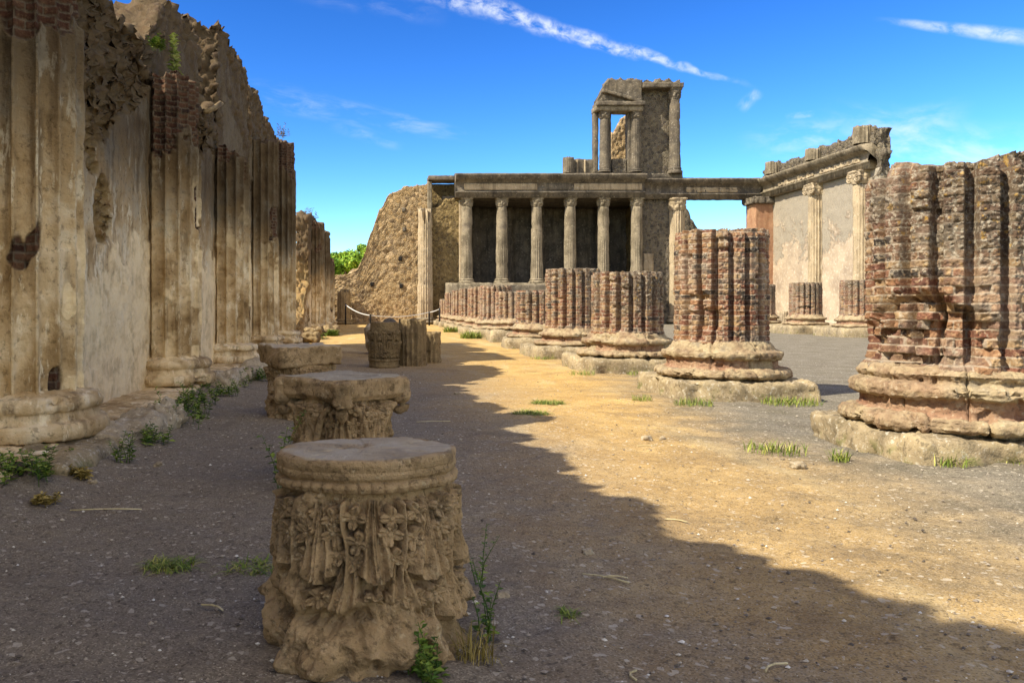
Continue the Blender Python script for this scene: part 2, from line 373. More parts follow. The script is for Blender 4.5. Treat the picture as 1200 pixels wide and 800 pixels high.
MT['tuffwarm'] = material('warm_tuff', stone(['#5e5444', '#756a56', '#8c7f68', '#6a6052'], 1.3, 14, '#b3a688', '#403828', streaks=.6))
MT['pale'] = material('pale_plaster', stone(['#9c8a72', '#c4ae90', '#d6c3a4', '#dcc8a8'], .9, 9, '#e6dac2', '#8a7c68', bump=.4, stain='#8e8474'))
MT['marble'] = material('pale_column_stone', stone(['#8c7d66', '#a49274', '#b39f80'], 1.4, 12, '#c6b79c', '#665843', streaks=.6))
MT['orange'] = material('orange_pier_plaster', stone(['#8e6a50', '#a07a5c', '#b08c6a'], 1.4, 16, '#c09470', '#76492e', streaks=.3))
def m_carved(t):
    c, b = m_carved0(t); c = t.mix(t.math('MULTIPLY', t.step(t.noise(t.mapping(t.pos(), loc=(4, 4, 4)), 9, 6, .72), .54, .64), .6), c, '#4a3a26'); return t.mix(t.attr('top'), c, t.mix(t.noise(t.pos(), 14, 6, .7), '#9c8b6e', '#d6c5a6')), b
m_carved0 = stone(['#7e6a4e', '#9c825c', '#b3976e', '#8a785c'], 6, 42, '#c4ae86', '#332617', bump=.85, dist=.010)
MT['carved'] = material('carved_tuff', m_carved)
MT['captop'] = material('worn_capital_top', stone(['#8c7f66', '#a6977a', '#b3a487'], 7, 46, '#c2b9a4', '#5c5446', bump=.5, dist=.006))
MT['drum'] = material('drum_stone', stone(['#6e5c42', '#85714f', '#9a845e'], 4, 30, '#b09c76', '#42341f', streaks=.5))
MT['rock'] = material('pale_rock', stone(['#8f8068', '#aa9a7e', '#bfb094'], 6, 40, '#d6cab2', '#50453a'))
MT['darkrock'] = material('dark_rock', stone(['#4e463c', '#665c4e', '#786c5a'], 6, 40, '#8e8270', '#2e2821'))
MT['weed'] = material('weed_leaf', leafy('#334a14', '#5a7420', '#93a044'), .7, .3)
MT['grass'] = material('grass_blade', leafy('#4c6020', '#6e802c', '#a8a254'), .7, .3)
MT['dry'] = material('dry_weed', leafy('#6a5a28', '#8c7a3c', '#b09a58'), .8, .2)
MT['mullein'] = material('pale_weed', leafy('#7c8a44', '#98a45a', '#b4b878'), .8, .2)
MT['tree'] = material('tree_leaf', leafy('#3c6412', '#6e921e', '#aab236'), .6, .3)
MT['bark'] = material('bark', stone(['#3a2c1e', '#54422e', '#66543c'], 5, 30, None, '#1e1610'))
MT['straw'] = material('dry_straw', stone(['#a8956a', '#c4b488', '#d6c8a4'], 8, 60, None, '#7c6a48', bump=.2))
MT['rope'] = material('white_rope', stone(['#b8b4a8', '#d2cec4', '#e2ded6'], 8, 90, None, '#8a867c'))
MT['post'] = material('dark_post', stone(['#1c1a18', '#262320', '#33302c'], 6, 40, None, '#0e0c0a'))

# ------------------------------------------------------------------ ground
def axis(a0, a1, d, far_lo, far_hi, g=1.09):
    v = list(np.arange(a0, a1, d)); s = d; x = v[-1]
    while x < far_hi: s *= g; x += s; v.append(x)
    s = d; x = a0; lo = []
    while x > far_lo: s *= g; x -= s; lo.append(x)
    return np.array(lo[::-1] + v)
def ground_z(x, y):
    p = np.stack([x, y, 0 * x], -1); fade = 1 / (1 + np.maximum(0, np.hypot(x, y) - 14) / 10)
    z = fbm(p, .55, 3, 5) * .018 * fade
    z = z + .05 * np.exp(-((x - 4.1) / 1.7) ** 2 - ((y - 4.9) / 1.2) ** 2)
    z = z + .07 * ss(-x, 1.45, 2.05) * ss(21 - y, 0, 1)                    # dirt banked against the wall foot
    return z
gx, gy = np.meshgrid(axis(-2.7, 6.2, .026, -700, 900), axis(1.9, 8.6, .021, -60, 1500, 1.035))
p3 = np.stack([gx, gy, 0 * gx], -1); near = ss(13 - np.hypot(gx, gy), 0, 7)
gz = ground_z(gx, gy) + near * (fbm(p3, 5, 4, 21) * .010 + fbm(p3, 21, 3, 33) * .0045)
d1, d2, cid = worley(p3 + fbm(p3, 3, 2, 3)[..., None] * .05, 3.2, 77)
gz -= near * .010 * ss(.42 - d1, 0, .25) * (cid > .72)                   # scuffs and footprints
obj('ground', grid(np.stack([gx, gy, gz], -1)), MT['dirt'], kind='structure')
def gz_at(x, y): return float(ground_z(np.array([float(x)]), np.array([float(y)]))[0])

# ------------------------------------------------------------------ fluted brick column stumps
def stump_shaft(seed, Rr, z0, H, nth, nz, dmg=(), rough=1.0, flutes=18, lich=.5):
    N = flutes; th = (np.arange(N * nth) / (N * nth) * 2 * np.pi)[None, :]; idx = np.floor(th / (2 * np.pi) * N); tt = th / (2 * np.pi) * N - idx
    ch = .057; s = np.linspace(0, 1, nz)[:, None]
    ztop = H - ch * np.floor(2.6 * h2(idx, idx * 0, seed) * rough) * .8 - .02 * h2(np.floor(th * 40), idx * 0, seed + 4)
    z = z0 + s * (ztop - z0); Z = z + 0 * th; TH = th + 0 * z; IX = idx + 0 * z; T = tt + 0 * z
    P3 = np.stack([Rr * np.cos(TH), Rr * np.sin(TH), Z], -1)
    wob = fbm(P3 + seed, 9, 3, seed)
    zc = Z + wob * .006; cr = np.floor(zc / ch); zf = zc / ch - cr
    par = cr % 2; off = np.where(par > 0, .5, .0) + .10 * (h2(cr, IX * 0, seed + 9) - .5)
    tj = (T + off + wob * .03) % 1.0; jd = np.minimum(tj, 1 - tj) * (2 * np.pi * Rr / N)
    bi = np.floor(TH / (2 * np.pi) * N + off); bid = h2(cr, bi, seed + 2)
    dz = np.minimum(zf, 1 - zf) * ch
    mort = 1 - ss(np.minimum(dz * 1.15, jd), .002, .009)
    a = np.abs(T - .5) * 2; groove = ss(a, .54, .74)
    wear = ss(fbm(P3 + seed * 2, 2.6, 3, seed + 5), .15, .6)
    low = fbm(P3, 5, 4, seed + 8)
    r = Rr - .10 * groove * (1 - .15 * wear) - mort * (.006 - .003 * wear) + (bid - .5) * .008 + fbm(P3, 30, 3, seed + 6) * .009 + fbm(P3, 70, 2, seed + 16) * .004 + low * .009
    miss = (h2(cr, bi, seed + 7) < .035) * ss(dz, 0, .012); r -= miss * .03
    D = 0 * r
    for (dth, dzz, rth, rz, dep) in dmg:
        q = ((np.angle(np.exp(1j * (TH - dth)))) / rth) ** 2 + ((Z - dzz) / rz) ** 2
        k = ss(1.25 + .5 * low - q, 0, .7); D = np.maximum(D, k * dep * (.45 + .8 * h2(cr, bi, seed + 11)))
    r -= D
    foot = ss(z0 + .11 - Z, 0, .11); r = r + foot * (.055 * groove + .012)
    edge = ss(Z, H - .10, H); r -= edge * (.012 + .03 * np.maximum(0, fbm(P3, 7, 2, seed + 3)))
    bid = np.clip(bid + fbm(P3, 14, 2, seed + 1) * .12, 0, 1)
    li = np.clip(lich * (1.7 * ss(Z, z0 + .15 * (H - z0), H * .98) * (.55 + .45 * np.cos(TH + .9)) + .1) + .3 * fbm(P3, 2, 3, seed + 15) - .05, 0, 1)
    rows = [np.stack([r * np.cos(TH), r * np.sin(TH), Z], -1)]
    zt = rows[0][-1, :, 2]; rt = r[-1]
    cap = []
    for q in (.97, .88, .74, .55, .33, .12, .01):
        xy = np.stack([rt * q * np.cos(th[0]), rt * q * np.sin(th[0])], -1); pz = zt * q + (H - .04) * (1 - q)
        pz = pz + fbm(np.concatenate([xy, 0 * xy[:, :1]], -1), 9, 3, seed + 20) * .022 * min(1, 3 * (1.01 - q) + .2); cap.append(np.concatenate([xy, pz[:, None]], -1))
    rows = np.concatenate(rows + [np.stack(cap)]); k = len(cap)
    ext = lambda A, v: np.concatenate([A, np.full((k, A.shape[1]), v)])
    return grid(rows, True, {'bid': ext(bid, .3), 'mortar': ext(np.clip(mort + .35 * wear, 0, 1), .8), 'lich': ext(li, .6)})
def stump_base(seed, Rr, zp, z1, nu, nv, red=.3, q_=1.0):
    h = z1 - zp; prof = [(Rr * .9, zp - .02), (Rr * 1.22, zp), (Rr * 1.23, zp + .04 * h), (Rr * 1.37, zp + .06 * h), (Rr * 1.42, zp + .12 * h), (Rr * 1.425, zp + .2 * h), (Rr * 1.38, zp + .28 * h), (Rr * 1.26, zp + .31 * h), (Rr * 1.15, zp + .33 * h), (Rr * 1.15, zp + .52 * h), (Rr * 1.22, zp + .54 * h),
                         (Rr * 1.27, zp + .57 * h), (Rr * 1.29, zp + .66 * h), (Rr * 1.27, zp + .74 * h), (Rr * 1.18, zp + .78 * h), (Rr * 1.12, zp + .80 * h), (Rr * 1.09 * q_, zp + .90 * h), (Rr * 1.03 * q_, zp + h), (Rr * .8, zp + h + .01)]
    th, r, z, P = lathe(prof, nu, nv); g = grid(P, True); th = np.broadcast_to(th, P.shape[:2]).ravel(); zz = g.V[:, 2].copy()
    tier = np.where(zz < zp + .32 * h, 0, np.where(zz < zp + .53 * h, 1, 2)); nb = np.array([13, 10, 8])[tier]; a = th / (2 * np.pi) * nb + tier * .37 + .08 * fbm(g.V, 6, 2, seed); bi = np.floor(a); fr = np.minimum(a - bi, 1 - (a - bi)) * (2 * np.pi * Rr * 1.3 / nb)
    jo = 1 - ss(fr, .002, .014); rnd = h2(bi, tier, seed)
    chip = ss(fbm(g.V, 2.2, 3, seed + 3), .25, .6) * .04
    g.disp(fbm(g.V, 9, 4, seed + 1) * .006 + fbm(g.V, 30, 4, seed + 2) * .009 - jo * .03 + (rnd - .5) * .020 - .35 * chip - .03 * ss(fbm(g.V, 9, 3, seed + 12), .52, .62))
    g.V[:, 2] += (fbm(g.V, 3, 2, seed + 6)) * .007
    g.A = {'red': np.clip(np.where(tier == 1, .85 * (rnd > .25), red * (rnd > .6)) + .25 * fbm(g.V, 6, 3, seed + 8), 0, 1)}
    return g
def stump_plinth(seed, half, zt, n, rot=0):
    def wp(V, u):
        k = fbm(V, 1.6, 3, seed) * .05; V = V.copy(); V[:, 0] *= 1 + k; V[:, 1] *= 1 + k * .8; return V
    m = rbox((-half, -half, -.15), (half, half, zt), (n, n, max(4, n // 5)), seed, .026, 4, .045, wp); m.disp(fbm(m.V, 16, 4, seed + 3) * .014 - .03 * ss(fbm(m.V, 5, 3, seed + 4), .4, .6)); return m.rotz(rot)
def stump(loc, seed, Rr, H, label, zp=.2, z1=.62, nth=12, nz=80, half=.93, dmg=(), red=.3, rough=1.0, group='brick column stumps along the nave', lich=.5, nb=120, npl=24, rz=0, bs=1.0):
    o = thing('brick_column_stump', label, 'column', (loc[0], loc[1], 0), 0, group)
    sh = stump_shaft(seed, Rr, z1 - .02, H, nth, nz, dmg, rough, lich=lich).rotz(rz); obj('shaft', sh, MT['brick'], o)
    obj('column_base', stump_base(seed + 50, Rr * bs, zp, z1, nb, max(40, nb // 3), red, 1 / bs), MT['base'], o)
    obj('plinth', stump_plinth(seed + 90, half, zp + .012, npl, .04 * (seed % 5 - 2)), MT['plinth'], o)
    return o
NX = 3.96
stump((4.0, 5.5), 11, .545, 1.98, 'tall thick brick stump with a bite broken from its lower flutes', zp=.18, z1=.60, nth=34, nz=300, half=.70, bs=.92, nb=460, npl=60, rz=.03,
      dmg=((math.pi * 1.12, .84, .55, .26, .12), (math.pi * 1.30, .80, .36, .18, .09), (math.pi * .92, .76, .5, .15, .10)), red=.25, lich=.95, rough=.9)
stump((3.93, 9.15), 12, .50, 1.87, 'brick stump with a reddish base, white mortar lines and a wide plinth', zp=.20, z1=.62, nth=26, nz=210, half=.75, bs=1.02, nb=300, npl=44,
      dmg=((math.pi * 1.28, .86, .35, .13, .06), (math.pi * 1.2, 1.08, .3, .1, .04)), red=.75, lich=.25, rough=.35)
stump((NX, 12.71), 13, .55, 1.56, 'speckled squat brick stump with a doubled pale base, in front of the tribunal', zp=.22, z1=.60, nth=20, nz=140, nb=220, half=.84, npl=34, red=.15, lich=.7, rough=.4)
stump((NX, 16.27), 14, .545, 1.78, 'reddish brick stump taller than the squat speckled one beside it', zp=.22, z1=.58, nth=16, nz=120, nb=180, half=.9, red=.1, lich=.55, rough=.4)
lab = ['low orange brick stump beside the taller reddish stump', 'low orange brick stump on a square grey plinth block, second past the reddish one',
       'brick stump of medium height, third past the reddish one', 'brick stump of medium height, fourth past the reddish one', 'brick stump of medium height, fifth past the reddish one',
       'brick stump of medium height, sixth past the reddish one', 'brick stump second from the far end of the long row', 'shortest brick stump, at the far end of the long row']
for k, (H, zp) in enumerate(((1.42, .24), (1.46, .34), (1.74, .26), (1.78, .24), (1.8, .24), (1.8, .24), (1.76, .24), (1.45, .24))):
    stump((NX, 9.15 + 3.56 * (k + 3)), 20 + k, .545, H, lab[k], zp=zp, z1=.6 if zp < .3 else .66, nth=10, nz=70, nb=96, npl=16, red=.1, lich=.35, rough=.4, half=.85 if k != 1 else .74)
stump((12.25, 44.8), 41, .545, 2.0, 'brick stump before the tribunal, between the squat speckled stump and the reddish one', nth=10, nz=70, nb=96, npl=16, lich=.4)
for k, (y, H, lb) in enumerate(((27.3, 1.93, 'grey brown brick stump before the wide cream plaster panel of the side wall'), (30.7, 1.95, 'grey brown brick stump with a crack across its flutes, before the side wall'), (34.3, 1.98, 'grey brown brick stump half hidden behind the white mortared stump'))):
    o = stump((16.45, y), 60 + k, .57, H, lb, zp=.3, z1=.72, nth=14, nz=90, nb=120, npl=18, red=.05, lich=.8, rough=.2, half=1.05, group='brick column stumps on the far side of the nave',
              dmg=((math.pi * 1.35, .98, .5, .06, .06),) if k == 1 else ())
# ------------------------------------------------------------------ the long ruined wall on the aisle's side
def stones_on(m, sc, seed, depth, mask=1.0):
    """rubble masonry as real relief: each stone bulges out of its mortar"""
    q = m.V * np.array((1, 1, 1.25)) + fbm(m.V, sc * .7, 2, seed)[:, None] * .25 / sc
    d1, d2, cid = worley(q, sc, seed); e = ss(d2 - d1, .03, .30)
    m.A['bid'] = cid; m.A['mortar'] = 1 - e
    m.disp(((e - .6) * depth + (cid - .5) * depth * .9) * mask); return m
XF = -2.6
def wall_top(y):
    return interp(y, [(-5, 5.7), (-.4, 5.25), (.6, 4.9), (1.2, 4.6), (1.9, 4.32), (2.6, 4.18), (4, 4.05), (6.6, 4.1), (7.5, 3.92), (8.7, 3.86), (8.9, 3.7), (11.9, 3.75), (15.6, 3.7), (18, 3.9), (20.2, 3.8), (20.6, 3.3)])
def core_warp(V, u):
    V = V.copy(); y = V[:, 1]; H = wall_top(y) + .13 * fbm(np.stack([V[:, 0] * .6, y, 0 * y], -1), 2.6, 4, 8) + .08 * vn(np.stack([V[:, 0], y, 0 * y], -1) * 9, 3)
    V[:, 2] = -.1 + u[:, 2] * (H + .1); return V
lw = thing('ruined_wall', 'long tall ruined wall of stuccoed half columns in shade along the aisle', 'wall', (XF, 8, 0))
def lobj(name, m, mat, par=lw, **k):
    off = np.zeros(3)
    p = par
    while p is not None: off += np.array(p.location); p = p.parent
    m.V = m.V - off; return obj(name, m, mat, par, **k)
core = rbox((XF - .7, -4.5, -.1), (XF, 20.6, 4.2), (9, 820, 150), 3, 0, 5, 0, core_warp)
z, y = core.V[:, 2], core.V[:, 1]; front = ss(core.V[:, 0], XF - .25, XF - .1)
n1 = fbm(core.V, 1.1, 4, 40); n2 = fbm(core.V, 3.2, 4, 44)
bay = np.abs(((y - 5.6 + 1.85) / 3.66) % 1.0 - .5)                                     # 0 in mid bay
limez = interp(y, [(6, 1.05), (7.2, 1.25), (8.2, 1.55), (9, 1.75), (12, 1.9), (20, 2.2)])
lime = ss(limez + .32 * n2 + .12 * n1 - z, 0, .05) * front
rubz = interp(y, [(0, 2.0), (5.6, 2.2), (6.3, 2.1), (7.2, 1.95), (7.6, 2.35), (8.2, 2.95), (9, 3.2), (20, 3.3)])
rub = ss(z - rubz - .45 * n1 - .25 * n2, -.02, .06)
pat = np.exp(-((y - 7.5) / .30) ** 2 - ((z - 1.9) / .38) ** 2) + .22 * n2
rub = np.maximum(rub, ss(pat, .42, .5)); rub = np.maximum(rub, 1 - front)
rub *= 1 - ss(lime, .3, .7)
stones_on(core, 7.0, 5, .075, rub)
core.disp(-.035 * rub + .012 * lime * front + fbm(core.V, 4, 3, 51) * .014 + fbm(core.V, 20, 3, 52) * .006)
core.A.update(rub=rub, lime=lime, stuc=np.ones(len(z)))
lobj('wall_core', core, MT['left'])
def half_column(yc, seed, top, zb, nth, nz, par, x=-2.48, r=.385, holes=(), limes=(), z0=.11, name='half_column', slope=0.0):
    zs = z0 + .30; a0, a1 = -R(112), R(112); th = np.linspace(a0, a1, nth)[None, :]; N = 16; tt = (th / (2 * np.pi) * N + .5); ix = np.floor(tt); T = tt - ix
    ix0, T0 = ix, T; ztop = top + slope * np.sin(th) + .06 * fbm(np.stack([th * 1.2 + seed, th * 0, th * 0], -1), 2.5, 3, seed) - .057 * np.floor(2.2 * h2(ix, ix * 0, seed))
    s = np.linspace(0, 1, nz)[:, None]; Z = zs - .03 + s * (ztop - zs + .03); TH = th + 0 * Z; IX = ix + 0 * Z; T = T + 0 * Z
    P = np.stack([x + r * np.cos(TH), yc + r * np.sin(TH), Z], -1)
    n1 = fbm(P, 1.6, 3, seed + 2); n2 = fbm(P, 5.5, 3, seed + 3)
    st = ss(zb + .22 * n1 + .16 * n2 + .12 * np.cos(TH * 3 + seed) - Z, -.01, .03)
    for (t0, hz, rt, rz, q) in holes:
        k = ((TH - t0) / rt) ** 2 + ((Z - hz) / rz) ** 2 if not q else np.maximum(np.abs(TH - t0) / rt, np.abs(Z - hz) / rz) ** 2
        st = np.minimum(st, ss(k + .55 * n2, .85, 1.0))
    st = np.minimum(st, 1 - ss(fbm(P, 2.1, 4, seed + 5), .80, .86))
    li = 0 * Z
    for (t0, hz, rt, rz) in limes: li = np.maximum(li, ss(1 - ((TH - t0) / rt) ** 2 - ((Z - hz) / rz) ** 2 + .6 * n2, .1, .25))
    li = np.maximum(li, .7 * ss(fbm(P, 2.6, 4, seed + 6), .5, .62) * ss(3.2 - Z, 0, .8))
    a = np.abs(T - .5) * 2; groove = np.sqrt(np.clip(1 - (a / .88) ** 2, 0, 1)) * .064
    ch = .062; cr = np.floor(Z / ch + .1 * n2); zf = Z / ch + .1 * n2 - cr; bi = np.floor(TH / (2 * np.pi) * N + .5 * (cr % 2)); tj = TH / (2 * np.pi) * N + .5 * (cr % 2) - bi
    bid = h2(cr, bi, seed + 7); mo = 1 - ss(np.minimum(np.minimum(zf, 1 - zf) * ch, np.minimum(tj, 1 - tj) * 2 * np.pi * r / N), .003, .011)
    worn = ss(fbm(P, 2.4, 3, seed + 9), -.1, .5)
    rr = r - st * groove * (1 - .35 * worn) - (1 - st) * (.034 + .75 * groove + mo * .012 - (bid - .5) * .022) + fbm(P, 7, 4, seed + 10) * .009 + fbm(P, 30, 3, seed + 11) * .0035 + .006 * li
    rows = np.stack([x + rr * np.cos(TH), yc + rr * np.sin(TH), Z], -1); cap = []
    for q in (.95, .8, .5, .2, 0):
        c = rows[-1].copy(); c[:, 0] = x - .1 + (c[:, 0] - x + .1) * q; c[:, 1] = yc + (c[:, 1] - yc) * q; c[:, 2] = c[:, 2] * q + (1 - q) * (top + .03) + vn(c * 9, seed) * .03; cap.append(c)
    k = len(cap); ext = lambda A, v: np.concatenate([A, np.full((k, A.shape[1]), v)])
    g = grid(np.concatenate([rows, np.stack(cap)]), False, {'stuc': ext(st, 0.), 'bid': ext(bid, .5), 'mortar': ext(mo, .6), 'lime': ext(li, 0.), 'rub': ext(0 * Z, .3)})
    o = lobj(name, g, MT['left'], par)
    pr = [(r * 1.0, z0), (r * 1.40, z0 + .01), (r * 1.46, z0 + .06), (r * 1.43, z0 + .115), (r * 1.28, z0 + .13), (r * 1.24, z0 + .19), (r * 1.30, z0 + .20), (r * 1.33, z0 + .24), (r * 1.28, z0 + .285), (r * 1.08, z0 + .30), (r * .9, z0 + .33)]
    t2, r2, z2, P2 = lathe(pr, max(40, nth // 2), 40); b = grid(P2 + np.array((x, yc, 0)), True)
    b.disp(fbm(b.V, 6, 4, seed + 20) * .007 + fbm(b.V, 26, 4, seed + 21) * .007 - .045 * ss(fbm(b.V, 4.4, 3, seed + 22), .42, .55))
    b.A = {'stuc': np.ones(len(b.V)), 'lime': .7 * ss(fbm(b.V, 3, 3, seed + 23), .45, .6)}
    ob = obj('column_base', M(b.V - np.array(lw.location if par is lw else par.location), b.F, b.A), MT['left'], o)
    return o
half_column(5.6, 101, 4.06, 2.95, 300, 360, lw, limes=((.15, .47, .5, .1), (-.3, 1.05, .12, .12), (.3, 1.2, .3, .5)), holes=((-.55, .5, .2, .12, 0),))
half_column(9.35, 102, 3.66, 2.92, 260, 300, lw, holes=((-.15, 2.15, .14, .32, 0), (.1, 1.85, .3, .12, 0)), limes=((0., 1.6, .32, .22), (-.1, 2.2, .3, .35), (.5, 1.0, .35, .5), (-.2, .45, .5, .12)))
half_column(12.95, 103, 3.42, 3.5, 220, 230, lw, holes=((-.35, 3.3, .10, .35, 0), (.35, 3.45, .12, .2, 0)), limes=((.3, 1.5, .5, .5), (-.2, 2.6, .6, .3)), slope=-.12)
half_column(16.6, 104, 4.45, 5.0, 160, 200, lw, holes=((-.15, 2.78, .62, .34, 1),), limes=((-.1, 1.5, .45, .45), (.5, 2.2, .3, .8)))
half_column(20.1, 105, 5.15, 4.45, 160, 220, lw, limes=((.2, 2.5, .4, .6),))
def upper(y0, y1, z0, top, seed, par=lw, x0=XF - .62, x1=XF + .015, limef=None, lean0=0., lean1=0., name='upper_wall', res=.05):
    def wp(V, u):
        V = V.copy(); f = u[:, 1]; y = y0 + f * (y1 - y0); H = interp(y, top)
        n = fbm(np.stack([V[:, 0], y, 0 * y], -1) + seed, 2.6, 4, seed); H = H + .13 * n
        V[:, 2] = z0 + u[:, 2] * (H - z0); V[:, 1] = y + lean0 * (1 - f) * u[:, 2] * ss(.3 - f, 0, .3) + lean1 * f * u[:, 2] * ss(f - .7, 0, .3); return V
    hm = max(p[1] for p in top) - z0
    m = rbox((x0, y0, z0), (x1, y1, z0 + hm), (12, int((y1 - y0) / res) + 2, int(hm / res) + 2), seed, 0, 4, 0, wp)
    fr = ss(m.V[:, 0], x1 - .12, x1 - .03); n2 = fbm(m.V, 2.4, 4, seed + 3); li = 0 * n2
    if limef: li = ss(limef(m.V[:, 1], m.V[:, 2]) + .18 * n2, 0, .05) * fr
    br = ss(np.minimum(m.V[:, 1] - y0, y1 - m.V[:, 1]), .10, .02)
    st = fr * (1 - br) * ss(.35 - n2, 0, .1) * ss(interp(m.V[:, 1], top) - .25 - m.V[:, 2] + .2 * n2, 0, .1); ru = 1 - np.maximum(st * .75, li)
    stones_on(m, 6.0, seed, .075, np.clip(ru, .2, 1)); m.disp(fbm(m.V, 3, 4, seed + 4) * .05 * np.clip(ru + .25, 0, 1) + fbm(m.V, 16, 3, seed + 5) * .01)
    m.A.update(rub=ru, lime=li * .8, stuc=np.ones(len(li)))
    return lobj(name, m, MT['left'], par)
upper(8.95, 11.85, 3.6, [(8.9, 3.95), (9.4, 4.35), (10.0, 4.85), (10.6, 5.0), (11.4, 4.95), (11.85, 4.8)], 201, x0=XF - .85, x1=XF - .06)
upper(12.75, 15.75, 3.55, [(12.7, 5.55), (13.2, 5.7), (14.2, 5.62), (15.2, 5.5), (15.75, 5.2)], 202, x0=XF - .55, limef=lambda y, z: np.where(y > 13.15, 4.75 - .38 * (y - 13.2) - z, -1))
upper(15.9, 18.15, 3.55, [(15.9, 5.35), (16.4, 5.55), (17.2, 5.45), (18.1, 5.2)], 203, x0=XF - .55, limef=lambda y, z: 4.4 - z)
upper(18.25, 20.5, 3.6, [(18.2, 5.15), (19, 5.3), (20.5, 5.15)], 204, x0=XF - .5)
upper(12.0, 12.7, 3.5, [(12, 3.95), (12.4, 4.05), (12.7, 4.2)], 205, x0=XF - .5, x1=XF - .02)
for k, (y, a) in enumerate(((11.95, .0), (12.1, .05))):
    pth = [(XF + .05, y - .28, 3.86 + .03 * k), (XF + .1, y + .1, 4.02 + .03 * k), (XF + .12, y + .5, 4.2 + .02 * k)]
    m = tube(pth, .028, 6); lobj('timber_stub', m, MT['drum'])
# stone ledge under the wall, in broken slabs
rr = random.Random(4); y = -3.2
while y < 20.2:
    L = rr.uniform(1.0, 1.9); w = rr.uniform(-.06, .05); sd = rr.randrange(9999)
    m = rbox((XF - .1, y, -.12), (-2.03 + w, y + L - .02, .11), (14, max(8, int(L / .05)), 6), sd, .022, 5, .035); m.disp(fbm(m.V, 20, 3, sd) * .006)
    m.A['stuc'] = np.ones(len(m.V)); m.A['lime'] = .6 * ss(fbm(m.V, 2.4, 3, sd), .3, .5); lobj('ledge_slab', m, MT['left']); y += L
def rock(name, label, loc, size, seed, mat, cat='stone', n=(16, 16, 10), group=None, amp=.3, rz=0.):
    m = rbox((-size[0] / 2, -size[1] / 2, -size[2] * .25), (size[0] / 2, size[1] / 2, size[2] * .75), n, 0, 0, 4, min(size) * .42)
    k = 1.0 / max(size); m.disp(fbm(m.V + seed, 2.6 * k, 4, seed) * amp * min(size) + fbm(m.V + seed, 9 * k, 3, seed + 2) * amp * .3 * min(size)); m.rotz(rz)
    o = obj(name, m, mat); o.location = loc; return tag(o, label, cat, group)
rock('stone_slab', 'broken pale footing slab lying below the first half column base', (-1.90, 5.95, .03), (.42, 1.0, .17), 301, MT['rock'], n=(26, 46, 12), amp=.42, rz=-.1)
rock('stone_block', 'pale pitted footing stone among weeds beside the broken slab', (-1.80, 6.48, .05), (.28, .34, .2), 302, MT['rock'], n=(26, 26, 16), amp=.5)
rock('stone_slab', 'flat worn tan slab end beside the weeds at the lower photo corner', (-2.02, 4.95, .02), (.5, .9, .12), 303, MT['plinth'], n=(24, 30, 10), amp=.4)
rock('stone_block', 'small dark stone embedded in dirt below the flat worn slab', (-1.98, 4.42, .02), (.22, .3, .1), 304, MT['darkrock'], amp=.4)
rock('stone_block', 'rounded footing stone at the foot of the second half column', (-1.86, 9.7, .04), (.34, .6, .2), 305, MT['rock'], amp=.45)
rock('stone_slab', 'long pale footing slab past the second half column base', (-1.83, 11.2, .03), (.36, 1.3, .2), 306, MT['rock'], n=(14, 40, 10), amp=.45)
rock('stone_block', 'pale sunlit stone at the open end of the long wall', (-1.95, 22.6, .1), (.5, .6, .22), 307, MT['drum'], amp=.4)
rock('stone_block', 'pale tilted stone in the wall gap behind the square-topped capital', (-2.1, 25.5, .1), (.5, .7, .3), 308, MT['drum'], amp=.4)
rock('stone_block', 'low grey stone at the foot of the farther wall piece', (-1.75, 28.2, .1), (.6, .8, .28), 309, MT['drum'], amp=.4)

# ------------------------------------------------------------------ farther piece of the same wall line
fw = thing('ruined_wall', 'farther ruined wall piece with a sunlit rubble end, beyond the wall gap', 'wall', (XF, 34, 0))
upper(29.3, 38.2, -.1, [(29.3, 4.35), (30.2, 4.5), (32, 4.55), (34, 4.45), (35.8, 4.35), (36.4, 3.7), (38.2, 3.4)], 211, fw, x0=XF - .45, name='wall_core', limef=lambda y, z: 1.6 - z, res=.09)
upper(21.0, 29.2, -.1, [(21, .75), (23, .5), (25, .42), (27, .7), (28.2, 1.5), (29.2, 2.1)], 212, fw, x0=XF - .45, name='low_wall', res=.1)
upper(38.2, 46.6, -.1, [(38.2, 2.6), (40, 1.9), (44, 1.8), (45.3, 2.5), (45.9, 3.3), (46.2, 3.25), (46.6, 2.5)], 213, fw, x0=XF - .55, x1=XF - .25, name='low_wall', res=.1)  # hidden far rise added to cast the slanting shadow on the end wall
for k, (yy, tp) in enumerate(((30.9, 4.3), (34.5, 4.25), (37.9, 3.3))):
    half_column(yy, 121 + k, tp, tp - .15, 90, 90, fw, z0=.05)
# ------------------------------------------------------------------ end wall of rubble
def px(x, Y): return (x - 444) * Y / 933
def pz(y, Y): return 1 + (360 - y) * Y / 933
ew = thing('rubble_wall', 'tall golden rubble end wall with a slanting broken top', 'wall', (0, 47.6, 0))
YE = 47.3
etop = [(-3.4, 2.75), (-2.6, 2.85), (-2.0, 3.0), (-1.2, 3.45), (-.75, 4.35), (-.35, 5.7), (0.0, 6.7), (.45, 7.5), (.9, 7.95), (1.6, 8.15), (2.4, 8.25), (3.0, 8.3), (3.05, 8.3)]
def ewp(V, u):
    V = V.copy(); x = V[:, 0]; H = interp(x, etop) + .12 * np.round(2.5 * vn(np.stack([x * 3.1, 0 * x, 0 * x], -1), 4)) / 2.5 + .16 * fbm(np.stack([x, V[:, 1], 0 * x], -1), 1.9, 4, 61); V[:, 2] = -.2 + u[:, 2] * (H + .2); return V
m = rbox((-3.4, YE, -.2), (3.05, YE + .7, 8), (92, 8, 120), 5, .05, 3, 0, ewp)
stones_on(m, 5.5, 9, .03); m.V -= np.array(ew.location); obj('wall_core', m, MT['gold'], ew)
